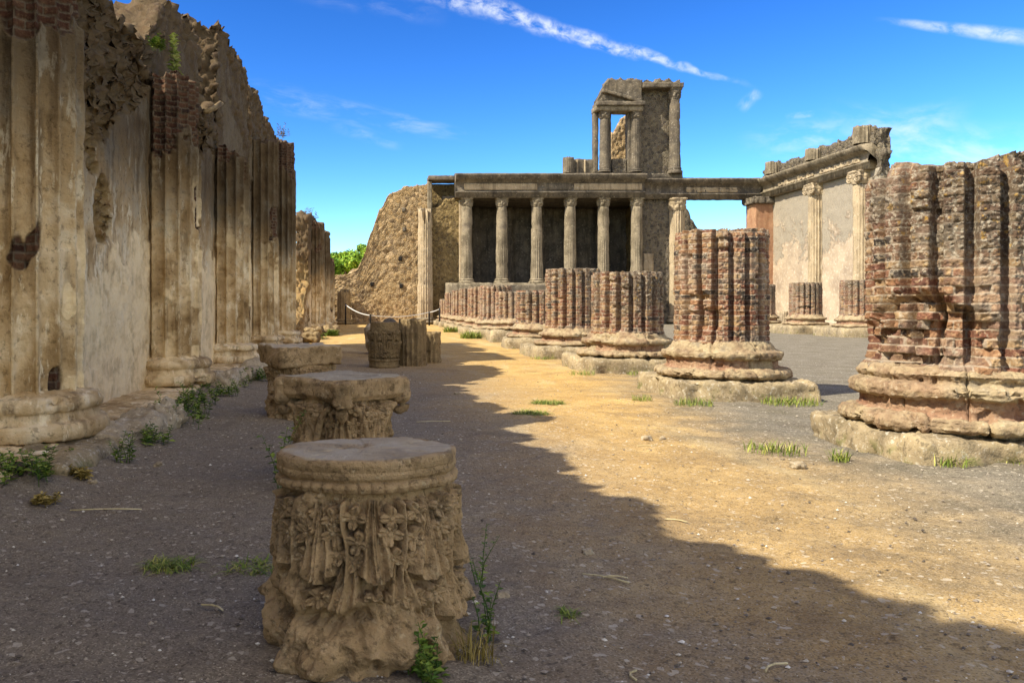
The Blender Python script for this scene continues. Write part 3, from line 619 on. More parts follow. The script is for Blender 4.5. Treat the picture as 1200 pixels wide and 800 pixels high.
for k, (x, zz) in enumerate(((px(473, YE), pz(246, YE)), (px(474, YE), pz(269, YE)), (px(469, YE), pz(303, YE)), (px(436, YE), pz(333, YE)), (px(470, YE), pz(335, YE)))):
    m = rbox((x - .1, YE - .075, zz - .12), (x + .1, YE + .1, zz + .12), (4, 4, 4), k, .03, 6); m.V -= np.array(ew.location); obj('hole_shade_block', m, MT['post'] if k > 1 else MT['tuff'], ew)  # solid blocks on the wall face, dark colour standing in for shaded holes
def eobj(name, m, mat, par):
    q, off = par, np.zeros(3)
    while q is not None: off += np.array(q.location); q = q.parent
    m.V = m.V - off; return obj(name, m, mat, par)
# ------------------------------------------------------------------ columns of cut stone
def fluted(r0, r1, z0, z1, N=20, d=.03, nz=24, seed=0, flz=None, ragged=0., per=6):
    th = (np.arange(N * per) / (N * per) * 2 * np.pi)[None, :]; s = np.linspace(0, 1, nz)[:, None]; T = (th / (2 * np.pi) * N) % 1
    zt = z1 - ragged * np.abs(fbm(np.stack([np.cos(th) * 1.5, np.sin(th) * 1.5, 0 * th], -1), 1.2, 3, seed))
    Z = z0 + s * (zt - z0); rr = r0 + (r1 - r0) * s; a = np.abs(T - .5) * 2; g = np.sqrt(np.clip(1 - (a / .8) ** 2, 0, 1)) * d
    if flz: g = g * ss(flz - Z, 0, .02) if flz > 0 else g * ss(Z + flz, 0, .02)
    nb_ = max(1, int((z1 - z0) / .95)); bk = (Z - z0) / (z1 - z0) * nb_ + .25 * h2(np.arange(1) + seed, np.arange(1))[0]; bi = np.floor(bk); jf = np.minimum(bk - bi, 1 - bk + bi); rr = rr + ((h2(bi, bi * 0 + seed) - .5) * .035 - .02 * ss(.06 - jf, 0, .04)) * (nb_ > 1)
    P = np.stack([(rr - g) * np.cos(th), (rr - g) * np.sin(th), Z + 0 * th], -1); c = P[-1]; cap = [c * np.array((q, q, 1)) + np.array((0, 0, .0)) for q in (.9, .5, .02)]
    m = grid(np.concatenate([P, np.stack(cap)]), True); m.disp(fbm(m.V + seed, 5, 3, seed) * .012 + fbm(m.V + seed, 2, 3, seed + 2) * .012); return m
def cap_mesh(r, z0, h, seed=0, nu=72, nv=26, spread=1.22):
    th = np.linspace(0, 2 * np.pi, nu, endpoint=False)[None, :]; v = np.linspace(0, 1, nv)[:, None]
    c = np.maximum(np.abs(np.cos(th)), np.abs(np.sin(th))); sq = 1 / c
    base = r * (1.0 + .12 * v + (spread - 1.12) * ss(v, .5, .86) * 1.0); rad = base * (1 + (np.minimum(sq, 1.30) - 1) * ss(v, .55, .85))
    leaf = np.abs(np.sin(th * 4)) ** .6 * np.sin(np.clip(v / .42, 0, 1) * np.pi * .62) * (v < .42) + np.abs(np.cos(th * 4)) ** .6 * np.sin(np.clip((v - .30) / .4, 0, 1) * np.pi * .62) * ((v >= .42) & (v < .70))
    rad = rad + r * .20 * leaf - r * .10 * ss(np.abs(np.sin(th * 2)), .55, .8) * ((v > .62) & (v < .84)) - r * .12 * ((v > .80) & (v < .86))
    P = np.stack([rad * np.cos(th), rad * np.sin(th), z0 + h * v + 0 * th], -1); P = np.concatenate([P, P[-1:] * np.array((.5, .5, 1)), P[-1:] * np.array((.01, .01, 1))])
    m = grid(P, True); m.disp(fbm(m.V + seed, 8, 3, seed) * .03); return m
def base_mesh(r, z0, h, seed=0, nu=48):
    t2, a, b, P = lathe([(r * .9, z0), (r * 1.30, z0 + .01), (r * 1.36, z0 + .2 * h), (r * 1.3, z0 + .42 * h), (r * 1.12, z0 + .5 * h), (r * 1.14, z0 + .62 * h), (r * 1.2, z0 + .74 * h), (r * 1.14, z0 + .9 * h), (r * .98, z0 + h)], nu, 24)
    m = grid(P, True); m.disp(fbm(m.V + seed, 5, 3, seed) * .012); return m
def column(par, name, x, y, r, z0, z1, mat, seed, flz=None, N=20, caph=.72, baseh=.28, rt=.9, capmat=None, d=.03, nz=26):
    o = eobj(name, fluted(r, r * rt, z0 + baseh * .9, z1 - caph + .02, N, d, nz, seed, flz).move((x, y, 0)), mat, par)
    o.location = (0, 0, 0)
    def sub(n, m, mm):
        off = np.zeros(3); q = par
        while q is not None: off += np.array(q.location); q = q.parent
        m.V = m.V + np.array((x, y, 0)) - off; return obj(n, m, mm, o)
    if caph: sub('capital', cap_mesh(r * rt, z1 - caph, caph, seed), capmat or mat)
    if baseh: sub('column_base', base_mesh(r, z0, baseh, seed), mat)
    return o
# tall broken half column against the end wall
o = eobj('half_column', fluted(.46, .42, .35, pz(244, 46.7), 20, .05, 50, 71, None, .8).move((2.72, 46.75, 0)), MT['marble'], ew)
b = base_mesh(.46, .05, .34, 72).move((2.72, 46.75, 0)); b.V -= np.array(ew.location); obj('column_base', b, MT['tuffwarm'], o)
o = eobj('half_column', fluted(.40, .38, .3, 2.05, 16, .03, 20, 73, None, .25).move((-2.05, 46.7, 0)), MT['drum'], ew)
b = base_mesh(.42, .0, .32, 74).move((-2.05, 46.7, 0)); b.V -= np.array(ew.location); obj('column_base', b, MT['drum'], o)

# ------------------------------------------------------------------ the tribunal
YF = 47.0
tb = thing('tribunal', 'two storey stone tribunal with six columns on a podium and a broken upper storey', 'ruin', (10.2, YF, 0))
def tbox(name, lo, hi, n, mat, seed=0, amp=.015, par=tb, sc=4, **k):
    return eobj(name, rbox(lo, hi, n, seed, amp, sc, **k), mat, par)
def bar_x(prof, x0, x1, nseg, seed, amp=.012):
    """moulding with the section prof [(y,z)] run along x, closed at both ends"""
    p = np.array(prof, float); xs = np.linspace(x0, x1, nseg * 2 + 1); c = p.mean(0)
    rows = [np.stack([np.full(len(p), x0), *(c + (p - c) * .01).T], -1)] + [np.stack([np.full(len(p), x), *p.T], -1) for x in xs] + [np.stack([np.full(len(p), x1), *(c + (p - c) * .01).T], -1)]
    P = np.stack(rows); P = np.repeat(P, 1, 0); m = grid(P, True); e = m.V.copy(); q = fbm(e + seed, 1.3, 4, seed); q2 = fbm(e + seed, 4.5, 3, seed + 1); bk = e[:, 0] / 1.37 + .3 * h2(np.floor(e[:, 2] * 2.2), np.floor(e[:, 2] * 0)); bi = np.floor(bk); off = (h2(bi, np.floor(e[:, 2] * 2.2), seed) - .5) * .055 * (e[:, 1] < p[:, 1].max() - .3); m.V[:, 1] += off + .04 * ss(.03 - np.minimum(bk - bi, 1 - bk + bi), 0, .02); m.V[:, 1] += (q * 1.2 + q2) * amp; m.V[:, 2] += (q2 * 1.1) * amp; return m
ZP = 2.41
tbox('podium', (3.9, YF - .75, -.2), (16.2, YF + 4.6, ZP), (60, 24, 16), MT['tuffwarm'], 5, .04)
tbox('podium_step', (7.6, YF - 1.15, ZP - .62), (10.6, YF - .76, ZP - .12), (24, 4, 6), MT['tuff'], 6, .04)
CX = [px(q, YF) for q in (547, 588, 629, 668, 707, 746)]
for k, x in enumerate(CX):
    column(tb, 'column', x, YF, .355, ZP + .003, 7.42, MT['tuffwarm'], 300 + k, flz=4.9, N=18, caph=.50, rt=.86)
tbox('back_wall', (3.9, YF + 4.4, ZP), (16.4, YF + 5.0, 7.4), (60, 3, 30), MT['tuff'], 7, .05)
tbox('side_wall', (15.95, YF + .55, -.1), (16.55, YF + 4.38, 7.4), (4, 20, 30), MT['panel'], 8, .05)
tbox('side_wall', (3.55, YF + .55, -.1), (4.15, YF + 4.38, 7.4), (4, 20, 30), MT['panel'], 9, .05)
for k in range(6):
    x = CX[k] + (.95 if k < 5 else -.9) + (0.0 if k < 5 else 0)
    eobj('rear_column', fluted(.36, .34, ZP, 7.38, 16, .03, 16, 330 + k).move((x, YF + 3.9, 0)), MT['tuff'], tb)
tbox('roof_slab', (3.8, YF + .5, 7.42), (16.4, YF + 5.0, 7.62), (40, 16, 2), MT['tuff'], 10, .02)
# left return of rubble, with its pier and covering slab
xl = px(507, YF); xr = px(535, YF)
def lp(V, u):
    V = V.copy(); H = interp(V[:, 0], [(xl - .3, 6.9), (xl + .3, 6.95), (xl + .7, 7.35), (xr, 7.4), (xr + .5, 7.9)]) + .12 * fbm(V * np.array((1, 1, 0)), 3, 3, 12); V[:, 2] = -.1 + u[:, 2] * (H + .1); return V
m = rbox((xl - .25, YF + .22, -.1), (xr + .35, YF + .8, 7), (26, 6, 90), 11, .03, 4, 0, lp); stones_on(m, 4.2, 15, .05); eobj('rubble_panel', m, MT['panel'], tb)
tbox('corner_pier', (px(501, YF), YF + .15, 6.2), (px(506.5, YF), YF + .75, 8.45), (4, 6, 24), MT['tuffwarm'], 12, .03)
tbox('covering_slab', (px(502, YF), YF + .02, 8.5), (px(545, YF), YF + 1.3, 8.78), (30, 8, 3), MT['tuff'], 13, .02)
tbox('recess_back', (px(503, YF), YF + 1.35, 6.0), (px(545, YF), YF + 1.6, 8.48), (12, 2, 10), MT['panel'], 18, .03)
tbox('pilaster', (px(538.2, YF), YF + .16, ZP), (px(543.5, YF), YF + .7, 7.36), (3, 3, 30), MT['marble'], 14, .015)
# entablature over the six columns
y0 = YF - .42; xa, xb = px(533, YF), px(753.5, YF)
EP = [(0, 7.425), (0, 7.68), (-.05, 7.70), (-.05, 7.76), (.06, 7.80), (.06, 8.28), (-.06, 8.33), (-.10, 8.42), (-.30, 8.46), (-.34, 8.60), (-.40, 8.66), (-.40, 8.74), (.1, 8.86), (.75, 8.92), (.95, 8.86), (.95, 7.425)]
eobj('entablature', bar_x([(y0 + a, b) for a, b in EP], xa, xb, 120, 21), MT['tuff'], tb)
fr = [(px(543, YF), px(628, YF)), (px(634, YF), px(668, YF)), (px(671, YF), px(750, YF))]
for k, (a, b) in enumerate(fr): tbox('frieze_panel', (a, y0 + .035, 7.86), (b, y0 + .09, 8.24), (int((b - a) / .12), 1, 4), MT['marble'] if k != 1 else MT['tuff'], 22 + k, .012)
# wall right of the porch, and the lintel bridging the open doorway
yr = YF + .45
m = rbox((px(753, YF) + .05, yr, -.1), (px(788, YF + .5), yr + .5, 7.42), (24, 5, 80), 31, .02, 4); stones_on(m, 4.2, 33, .045); eobj('rubble_panel', m, MT['grey'], tb)
tbox('plaster_patch', (15.75, yr - .06, 2.2), (16.35, yr + .02, 4.2), (8, 2, 20), MT['marble'], 34, .03)
column(tb, 'half_column', px(793.5, YF + .3), YF + .30, .45, .1, 7.44, MT['marble'], 351, N=18, caph=.72, baseh=.4, d=.05, nz=40)
tbox('pilaster', (px(784, YF + .5), YF + .42, .1), (px(788.5, YF + .5), YF + .8, 7.36), (3, 3, 30), MT['marble'], 35, .015)
LP = [(a, b - (b - 7.43) * .13) for a, b in EP]
eobj('lintel', bar_x([(yr - .30 + a * .8, b) for a, b in LP], px(753.5, YF) + .02, 22.95, 90, 41), MT['tuff'], tb)
tbox('frieze_panel', (px(806, YF), yr - .30 + .02, 7.80), (px(866, YF), yr - .30 + .08, 8.10), (40, 1, 4), MT['marble'], 42, .05, sc=9)
# upper storey
ZU = 8.93
def up(x): return px(x, YF + .1)
def uz(y): return pz(y, YF + .1)
tbox('attic_wall', (up(672), YF + .25, ZU - .05), (up(697), YF + .7, uz(186)), (20, 4, 8), MT['tuff'], 51, .04)
eobj('column_stub', fluted(.34, .33, ZU, uz(184.5), 18, .02, 8, 52, None, .1).move((up(666), YF + .1, 0)), MT['tuff'], tb)
tbox('attic_post', (up(676), YF + .14, ZU - .02), (up(678), YF + .27, uz(187)), (2, 2, 6), MT['marble'], 53, .01); tbox('attic_post', (up(685), YF + .14, ZU - .02), (up(687), YF + .27, uz(187)), (2, 2, 6), MT['marble'], 54, .01)
for k, x in enumerate((698.5, 738.0)): tbox('pilaster', (up(x - 2.4), YF + .05, ZU - .02), (up(x + 2.4), YF + .55, uz(132)), (3, 4, 24), MT['tuff'], 55 + k, .02)
tbox('pilaster', (up(714.6), YF + .3, ZU - .02), (up(717.4), YF + .6, uz(132)), (3, 4, 24), MT['tuff'], 58, .02)
for k, x in enumerate((707.3, 744.0)): column(tb, 'upper_column', up(x), YF - .02, .285, ZU, uz(132), MT['tuff'], 360 + k, N=16, caph=.42, baseh=.2, d=.012)
tbox('balustrade_panel', (up(718), YF + .2, ZU - .03), (up(735), YF + .5, uz(186)), (12, 3, 6), MT['grey'], 60, .03)
tbox('upper_architrave', (up(695.5), YF - .36, uz(132) - .004), (up(750.5), YF + .6, uz(126.5)), (44, 8, 3), MT['tuffwarm'], 61, .03)
tbox('upper_cornice', (up(697), YF - .5, uz(126.5) + .004), (up(752.5), YF + .62, uz(121.5)), (44, 8, 3), MT['tuff'], 62, .04)
def ped(V, u):
    V = V.copy(); x = V[:, 0]; lo = interp(x, [(up(700), uz(121)), (up(752), uz(121.2))]); hi = interp(x, [(up(698), uz(120)), (up(703), uz(111)), (up(710), uz(97)), (up(713), uz(93.5)), (up(752), uz(95))]) + .10 * fbm(V * np.array((1, 1, 0)), 4, 3, 64)
    V[:, 2] = lo + .006 + u[:, 2] * (hi - lo); return V
tbox('pediment_block', (up(699), YF - .12, 13), (up(751), YF + .7, 14), (44, 8, 16), MT['tuff'], 63, .035, warp=ped)
def rk(V, u):
    V = V.copy(); V[:, 2] += interp(V[:, 0], [(up(704), .36), (up(750), -.28)]); return V
tbox('raking_cornice', (up(704), YF - .42, uz(117.5)), (up(748), YF - .10, uz(114)), (40, 4, 3), MT['tuff'], 65, .05, warp=rk)
tbox('upper_wall', (up(752), YF + .46, ZU - .05), (up(794), YF + 1.0, uz(103)), (30, 4, 44), MT['grey'], 66, .04)
tbox('upper_side_wall', (up(747.5), YF + .12, ZU - .04), (up(751.6), YF + 1.2, uz(124)), (3, 5, 36), MT['tuff'], 67, .03)
tbox('upper_slab', (up(751.6), YF - .25, uz(104.5)), (up(799), YF + 1.5, uz(98.5)), (36, 10, 4), MT['tuff'], 68, .035)
def rg(V, u):
    V = V.copy(); V[:, 2] += u[:, 2] * .22 * fbm(V * np.array((1, 1, 0)), 3.5, 4, 69); return V
tbox('ragged_top', (up(712), YF + .0, uz(98.4)), (up(797), YF + 1.3, uz(94.8)), (70, 10, 4), MT['grey'], 70, .05, warp=rg)
column(tb, 'upper_column', up(791), YF + .15, .325, ZU - .05, uz(104.3), MT['tuff'], 371, N=16, caph=.62, baseh=.4, d=.012, nz=40)
tbox('parapet', (up(753), YF + .1, 8.62), (up(800), YF + 1.35, ZU - .02), (30, 8, 3), MT['tuff'], 71, .03)
# remains behind the tribunal, seen through the upper opening and beside the doorway
rw = thing('rubble_wall', 'pale sunlit wall stump seen through the upper opening of the tribunal', 'wall', (15.2, 52, 0))
def bw(V, u):
    V = V.copy(); H = interp(V[:, 0], [(px(720, 52), pz(153, 52)), (px(722.5, 52), pz(153, 52)), (px(724, 52), pz(150, 52)), (px(729, 52), pz(141, 52)), (px(733, 52), pz(136, 52)), (px(742, 52), pz(130, 52))]) + .12 * fbm(V * np.array((1, 1, 0)), 3, 3, 5); V[:, 2] = u[:, 2] * H; return V
m = rbox((px(719, 52), 52.4, 0), (px(742, 52), 53.1, 12), (24, 6, 120), 81, .05, 3, 0, bw); stones_on(m, 3.5, 82, .06); eobj('wall_core', m, MT['gold'], rw)
rv = thing('rubble_wall', 'dark stepped wall remnant against the sky behind the open doorway', 'wall', (20, 53, 0))
def dw(V, u):
    V = V.copy(); H = interp(V[:, 0], [(px(796, 53), pz(236, 53)), (px(803, 53), pz(246, 53)), (px(810, 53), pz(254, 53)), (px(818, 53), pz(265, 53)), (px(826, 53), pz(273, 53)), (px(862, 53), pz(276, 53)), (px(868, 53), pz(276, 53)), (px(878, 53), pz(271, 53)), (px(900, 53), pz(270, 53))])
    H = H + .22 * np.floor(3 * vn(np.stack([V[:, 0] * 2.2, 0 * H, 0 * H], -1), 9)) / 3; V[:, 2] = u[:, 2] * H; return V
m = rbox((px(786, 53), 53, 0), (px(905, 53), 53.6, 6), (90, 4, 60), 84, .05, 3, 0, dw); stones_on(m, 3.2, 85, .06); eobj('wall_core', m, MT['grey'], rv)

# ------------------------------------------------------------------ side wall across the nave
XR = 23.0
sw = thing('side_wall', 'cream plastered side wall with fluted half columns under a carved stone cornice', 'wall', (XR, 40, 0))
def sbox(name, lo, hi, n, mat, seed=0, amp=.015, sc=4, **k): return eobj(name, rbox(lo, hi, n, seed, amp, sc, **k), mat, sw)
def m_side(t):
    p = t.pos(); x, y, z = t.sep(p); n1 = t.noise(p, .6, 11, .74, .3); n2 = t.noise(p, 7, 5, .68); n3 = t.noise(p, 22, 4, .7)
    pl = t.ramp(t.noise(p, .8, 4, .6), [(.3, '#988670'), (.5, '#ad9a80'), (.7, '#bba98e')]); pl = t.mix(t.math('MULTIPLY', t.step(n2, .54, .62), .45), pl, '#d6c8b0'); pl = t.mix(t.math('MULTIPLY', t.step(n2, .42, .33), .5), pl, '#8e7f6c')
    ro = t.mix(n2, '#857b6a', '#a89c86'); ro = t.mix(t.step(n3, .45, .33), ro, '#4a443b')
    k = t.math('ADD', t.math('MULTIPLY', z, .16), t.math('MULTIPLY', n1, 1.3)); k = t.step(k, 1.29, 1.37)
    k2 = t.step(t.noise(t.mapping(p, loc=(3, 8, 2)), .9, 4, .6, .2), .6, .63)
    k = t.math('MAXIMUM', k, t.math('MULTIPLY', k2, t.step(z, 1.5, 3)))
    k = t.math('MULTIPLY', k, t.math('SUBTRACT', 1.0, t.math('MULTIPLY', t.step(t.noise(t.mapping(p, loc=(9, 1, 4)), 1.1, 9, .7), .55, .59), t.step(z, 6.4, 5.2))))
    return t.mix(k, pl, ro), t.bump(t.math('SUBTRACT', t.math('MULTIPLY', n3, .6), t.math('MULTIPLY', k, 1.1)), .8, .03)
MT['side'] = material('flaking_plaster', m_side)
sbox('wall_core', (XR, 36.6, -.2), (XR + .5, 47.6, 7.42), (6, 110, 66), MT['side'], 91, .02)
sbox('low_wall', (XR + .03, 15.0, -.2), (XR + .47, 36.59, 4.6), (8, 120, 30), MT['side'], 90, .05)
EW = [(-.33, 7.43), (-.33, 7.70), (-.40, 7.72), (-.40, 7.78), (-.27, 7.80), (-.27, 8.12), (-.36, 8.17), (-.42, 8.25), (-.62, 8.29), (-.66, 8.40), (-.72, 8.46), (-.72, 8.53), (-.2, 8.62), (.2, 8.66), (.48, 8.6), (.48, 7.43)]
def bar_y(prof, y0, y1, nseg, seed, amp=.012):
    m = bar_x([(a, b) for a, b in prof], y0, y1, nseg, seed, amp); V = m.V.copy(); m.V = np.stack([V[:, 1], V[:, 0], V[:, 2]], -1); m.F = m.F[:, ::-1]; return m
eobj('entablature', bar_y([(XR + a, b) for a, b in EW], 36.85, 47.15, 96, 92), MT['tuffwarm'], sw)
for k, (a, b) in enumerate(((37.6, 40.9), (41.6, 45.2))): sbox('frieze_relief', (XR - .33, a, 7.84), (XR - .25, b, 8.06), (2, 60, 5), MT['marble'], 93 + k, .075, sc=8)
def pt(V, u):
    V = V.copy(); H = interp(V[:, 1], [(36.4, 9.25), (37.6, 9.4), (38.4, 9.22), (40, 9.2), (41.2, 9.3), (42, 9.2), (44, 9.15), (45.7, 9.25), (47.4, 9.1)]) + .16 * fbm(np.stack([V[:, 0], V[:, 1], 0 * V[:, 0]], -1), 2.2, 4, 96); V[:, 2] = 8.55 + u[:, 2] * (H - 8.55); return V
m = rbox((XR - .12, 36.8, 8.5), (XR + .42, 47.4, 9), (8, 110, 8), 97, .03, 4, 0, pt); stones_on(m, 4.5, 98, .07); eobj('rubble_parapet', m, MT['grey'], sw)
def re_(V, u):
    V = V.copy(); V[:, 1] += fbm(V, 1.2, 4, 99) * .3 * (1 - u[:, 1]); return V
m = rbox((XR + .02, 36.45, 6.9), (XR + .47, 37.1, 9.2), (10, 14, 26), 99, .05, 3, 0, re_); stones_on(m, 4.2, 100, .06); eobj('rubble_end', m, MT['grey'], sw)
for k, (y, h) in enumerate(((37.4, .85), (41.6, .62), (45.9, .72))):
    eobj('column_stub', fluted(.42, .40, 8.66, 8.66 + h, 16, .04, 8, 400 + k, None, .1).move((XR - .28, y, 0)), MT['tuffwarm'], sw)
eobj('column_stub', fluted(.36, .35, 8.66, 9.30, 16, .04, 8, 404, None, .12).move((XR + .1, 46.7, 0)), MT['tuffwarm'], sw)
for k, y in enumerate((37.75, 41.7)): column(sw, 'half_column', XR - .08, y, .42, .1, 7.44, MT['marble'], 410 + k, N=18, caph=.62, baseh=.4, d=.055, nz=50, rt=.93)
def volute(y, s, par):
    a = np.linspace(0, 2.1 * 2 * np.pi, 50); r = .24 * (1 - a / a[-1] * .8); P = np.stack([np.full(50, XR - .50), y + s * (.30 + 0 * a) + r * np.sin(a) * s, 7.12 + r * np.cos(a)], -1); return tube(P, .055, 6)
for k, y in enumerate((37.75, 41.7)):
    for s in (-1, 1): eobj('volute', volute(y, s, sw), MT['marble'], sw)
sbox('corner_pier', (21.95, 46.45, -.1), (23.25, 47.6, 7.05), (14, 12, 70), MT['orange'], 105, .02)
m = rbox((21.75, 46.25, 7.055), (23.4, 47.7, 7.42), (30, 30, 8), 106, .07, 7); eobj('pier_capital', m, MT['tuff'], sw)
sbox('wall_foot', (XR - .45, 30.5, -.2), (XR + .1, 46.4, .32), (5, 90, 4), MT['side'], 107, .05)
m = fluted(.24, .23, 0, .82, 14, .02, 12, 430, None, .06); o = obj('column_drum', m, MT['marble']); o.location = (20.1, 39.6, 0); tag(o, 'small pale fluted column drum between two far brick stumps', 'column drum')
# ------------------------------------------------------------------ carved capitals standing in the aisle
def lobes(t, n): return .5 + .5 * np.cos(t * n)
def carve(nu, nv, z1, rb, rt, seed, leaves=10, broken=True):
    """relief of one capital: fan leaves in two tiers, stalks, small trefoils, then damage; returns th, z, r"""
    th = np.linspace(0, 2 * np.pi, nu, endpoint=False)[None, :]; z = np.linspace(0, z1, nv)[:, None]; TH = th + 0 * z; Z = z + 0 * th; v = Z / z1
    r0 = rb + (rt - rb) * ss(v, .0, .85); u = TH * (rb + rt) / 2; per = 2 * np.pi / leaves; L = per * (rb + rt) / 2; h = 0 * Z
    P = np.stack([np.cos(TH) * .3, np.sin(TH) * .3, Z], -1); wob = fbm(P, 7, 3, seed) * .012; u = u + wob
    def fan(h, off, zt, zb, wt, wb, hi, ribs):
        k = np.floor((u - off) / L + .5); rnd = h2(k, k * 0, seed + 3); du = u - off - k * L + (rnd - .5) * .01; zb = zb + (rnd - .5) * .03
        s = (zt - Z) / (zt - zb); w = wt + (wb - wt) * np.clip(s, 0, 1.2) ** 1.15; q = du / w
        scal = .055 * np.abs(np.sin(q * ribs * 1.57)) - .16 * q * q
        m = ss(1 - np.abs(q), -.06, .14) * ss(1 + scal - s, 0, .055) * ss(s, -.02, .04)
        body = hi * (.22 + .78 * np.clip(s, 0, 1) ** 1.5) * (1 - .45 * q * q) + .012 * np.cos(q * ribs * 3.14) * np.clip(s + .15, 0, 1) - .007 * ss(np.abs(q), .10, .02)
        return np.maximum(h, m * body)
    def stalk(h, off, zt, zb, w, hi):
        k = np.floor((u - off) / L + .5); du = np.abs(u - off - k * L); m = ss(w - du, 0, w * .6) * ss(zt - Z, -.005, .01) * ss(Z - zb, -.01, .02)
        return np.maximum(h, m * (hi * np.sqrt(np.clip(1 - (du / w) ** 2, .05, 1)) - .006 * ss(.004 - np.abs(du - w * .5), 0, .003)))
    def flower(h, off, zc, rad, hi, sd):
        k = np.floor((u - off) / L + .5); rnd = h2(k, k * 0, seed + sd); du = u - off - k * L + (rnd - .5) * .014; dz = Z - zc - (h2(k, k * 0, seed + sd + 1) - .5) * .02
        rr = np.hypot(du, dz); a = np.arctan2(dz, du) + (rnd - .5) * 1.4; pr = rad * 1.2 * (.50 + .50 * np.abs(np.cos(2 * a)) ** .8)
        m = ss(1.06 - rr / pr, 0, .16); return np.maximum(h, m * (hi * .48 + .010 * np.abs(np.cos(2 * a)) * (rr / rad) - .007 * ss(.012 - np.abs(rr * np.sin(2 * a)) , .004, .010) * (rr / rad) + .006 * ss(.26 - rr / rad, 0, .1)))
    f = z1 / .52
    h = fan(h, 0, .50 * f, .265 * f, .017, .070, .044, 3.2)
    h = fan(h, L / 2, .35 * f, .125 * f, .018, .074, .046, 3.2)
    h = stalk(h, L / 2, .50 * f, .20 * f, .0115, .032); h = stalk(h, 0, .25 * f, .10 * f, .013, .028)
    for (o_, zc, rad, hi, sd) in ((.30, .455, .031, .036, 20), (.28, .395, .031, .040, 22), (.34, .335, .028, .038, 24), (-.30, .45, .029, .034, 26), (-.29, .385, .031, .040, 28), (-.35, .33, .028, .036, 30), (.26, .205, .030, .040, 32), (-.24, .20, .030, .040, 34), (.02, .215, .026, .06, 36)):
        h = flower(h, o_ * L, zc * f, rad * f, hi, sd)
    dm = fbm(P, 3.2, 4, seed + 40)
    if broken:
        k = ss(dm + .9 * (.25 * f - Z) / f - .0, .06, .24); h = h * (1 - k) + k * (.022 * fbm(P, 9, 4, seed + 41) + .022)
        lump = ss(.20 * f - Z + .07 * dm, 0, .06); h = h + lump * (.038 * fbm(P, 5.2, 4, seed + 42) + .02 * fbm(P, 12, 3, seed + 45)) - .045 * ss(fbm(P, 6.5, 3, seed + 46), .25, .5) * lump
    h = h + fbm(P, 16, 4, seed + 43) * .0036 + fbm(P, 50, 3, seed + 44) * .0022
    return TH, Z, r0 + h * 1.35 - .016 * ss(.014 - h, 0, .01) * ss(Z, .1 * f, .2 * f)
def cap_rows(rows, z_of, seed, steps=(.985, .95, .85, .65, .4, .2, .08, .005), amp=.006):
    c = rows[-1]; out = []
    for q in steps:
        xy = c[:, :2] * q; zz = c[:, 2] * q + z_of * (1 - q) + fbm(np.concatenate([xy, 0 * xy[:, :1]], -1), 6, 4, seed) * amp; out.append(np.concatenate([xy, zz[:, None]], -1))
    return np.stack(out)
# the nearest capital, with a round necking ring on top
c1 = thing('carved_capital', 'large round carved capital with a flat grey top and battered foot', 'capital', (-.03, 2.44, 0), R(24), 'carved capitals standing in the aisle')
TH, Z, r = carve(1100, 520, .478, .250, .248, 500)
sel = np.exp(-((np.angle(np.exp(1j * (TH + math.pi * .5 + R(24) + .85)))) / .55) ** 2) * ss(.26 - Z, 0, .12); r = r + sel * .02

P = np.stack([r * np.cos(TH), r * np.sin(TH), Z - .02], -1)
obj('carved_bell', grid(np.concatenate([P, cap_rows(P, .46, 3)]), True), MT['carved'], c1)
th = np.linspace(0, 2 * np.pi, 720, endpoint=False); prof = np.array([(.20, .452), (.262, .455), (.272, .462), (.277, .472), (.272, .482), (.262, .487), (.264, .490), (.272, .497), (.275, .508), (.272, .516), (.274, .520), (.276, .534), (.272, .545), (.262, .550)])
s_ = np.linspace(0, len(prof) - 1, 60); rr_ = np.interp(s_, range(len(prof)), prof[:, 0])[:, None]; zz_ = np.interp(s_, range(len(prof)), prof[:, 1])[:, None] + 0 * th
egg = np.abs(np.sin(th * 23))[None, :] ** .7; rr_ = rr_ + .010 * (egg - .6) * ss(zz_, .453, .462) * ss(.488 - zz_, 0, .006)
Pq = np.stack([np.cos(th) * .27 + 0 * rr_, np.sin(th) * .27 + 0 * rr_, zz_], -1); rr_ = rr_ + fbm(Pq, 5, 4, 61) * .008 + fbm(Pq, 18, 3, 62) * .004 - .022 * ss(fbm(Pq, 4.5, 3, 63), .45, .75) * ss(zz_, .45, .5)
P = np.stack([rr_ * np.cos(th), rr_ * np.sin(th), zz_ + fbm(Pq, 9, 3, 64) * .004], -1)
top = cap_rows(P, .552, 9, (.99, .975, .95, .85, .7, .55, .4, .28, .2, .14, .09, .05, .004), .004); rad = np.hypot(top[..., 0] + .02, top[..., 1] - .06); top[..., 2] += -.022 * ss(.045 - rad, 0, .015) - .004 * ss(fbm(top, 22, 4, 71), .2, .5)
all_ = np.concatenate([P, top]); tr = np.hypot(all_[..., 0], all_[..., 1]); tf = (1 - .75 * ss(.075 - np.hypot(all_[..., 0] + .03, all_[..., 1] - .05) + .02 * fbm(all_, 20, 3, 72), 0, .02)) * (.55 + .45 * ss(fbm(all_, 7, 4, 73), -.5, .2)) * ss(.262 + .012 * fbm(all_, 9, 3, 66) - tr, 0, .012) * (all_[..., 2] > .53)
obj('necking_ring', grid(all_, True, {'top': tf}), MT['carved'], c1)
c1.rotation_euler = (R(-2.2), R(.5), R(24)); c1.scale = (1.02, .93, 1.03)
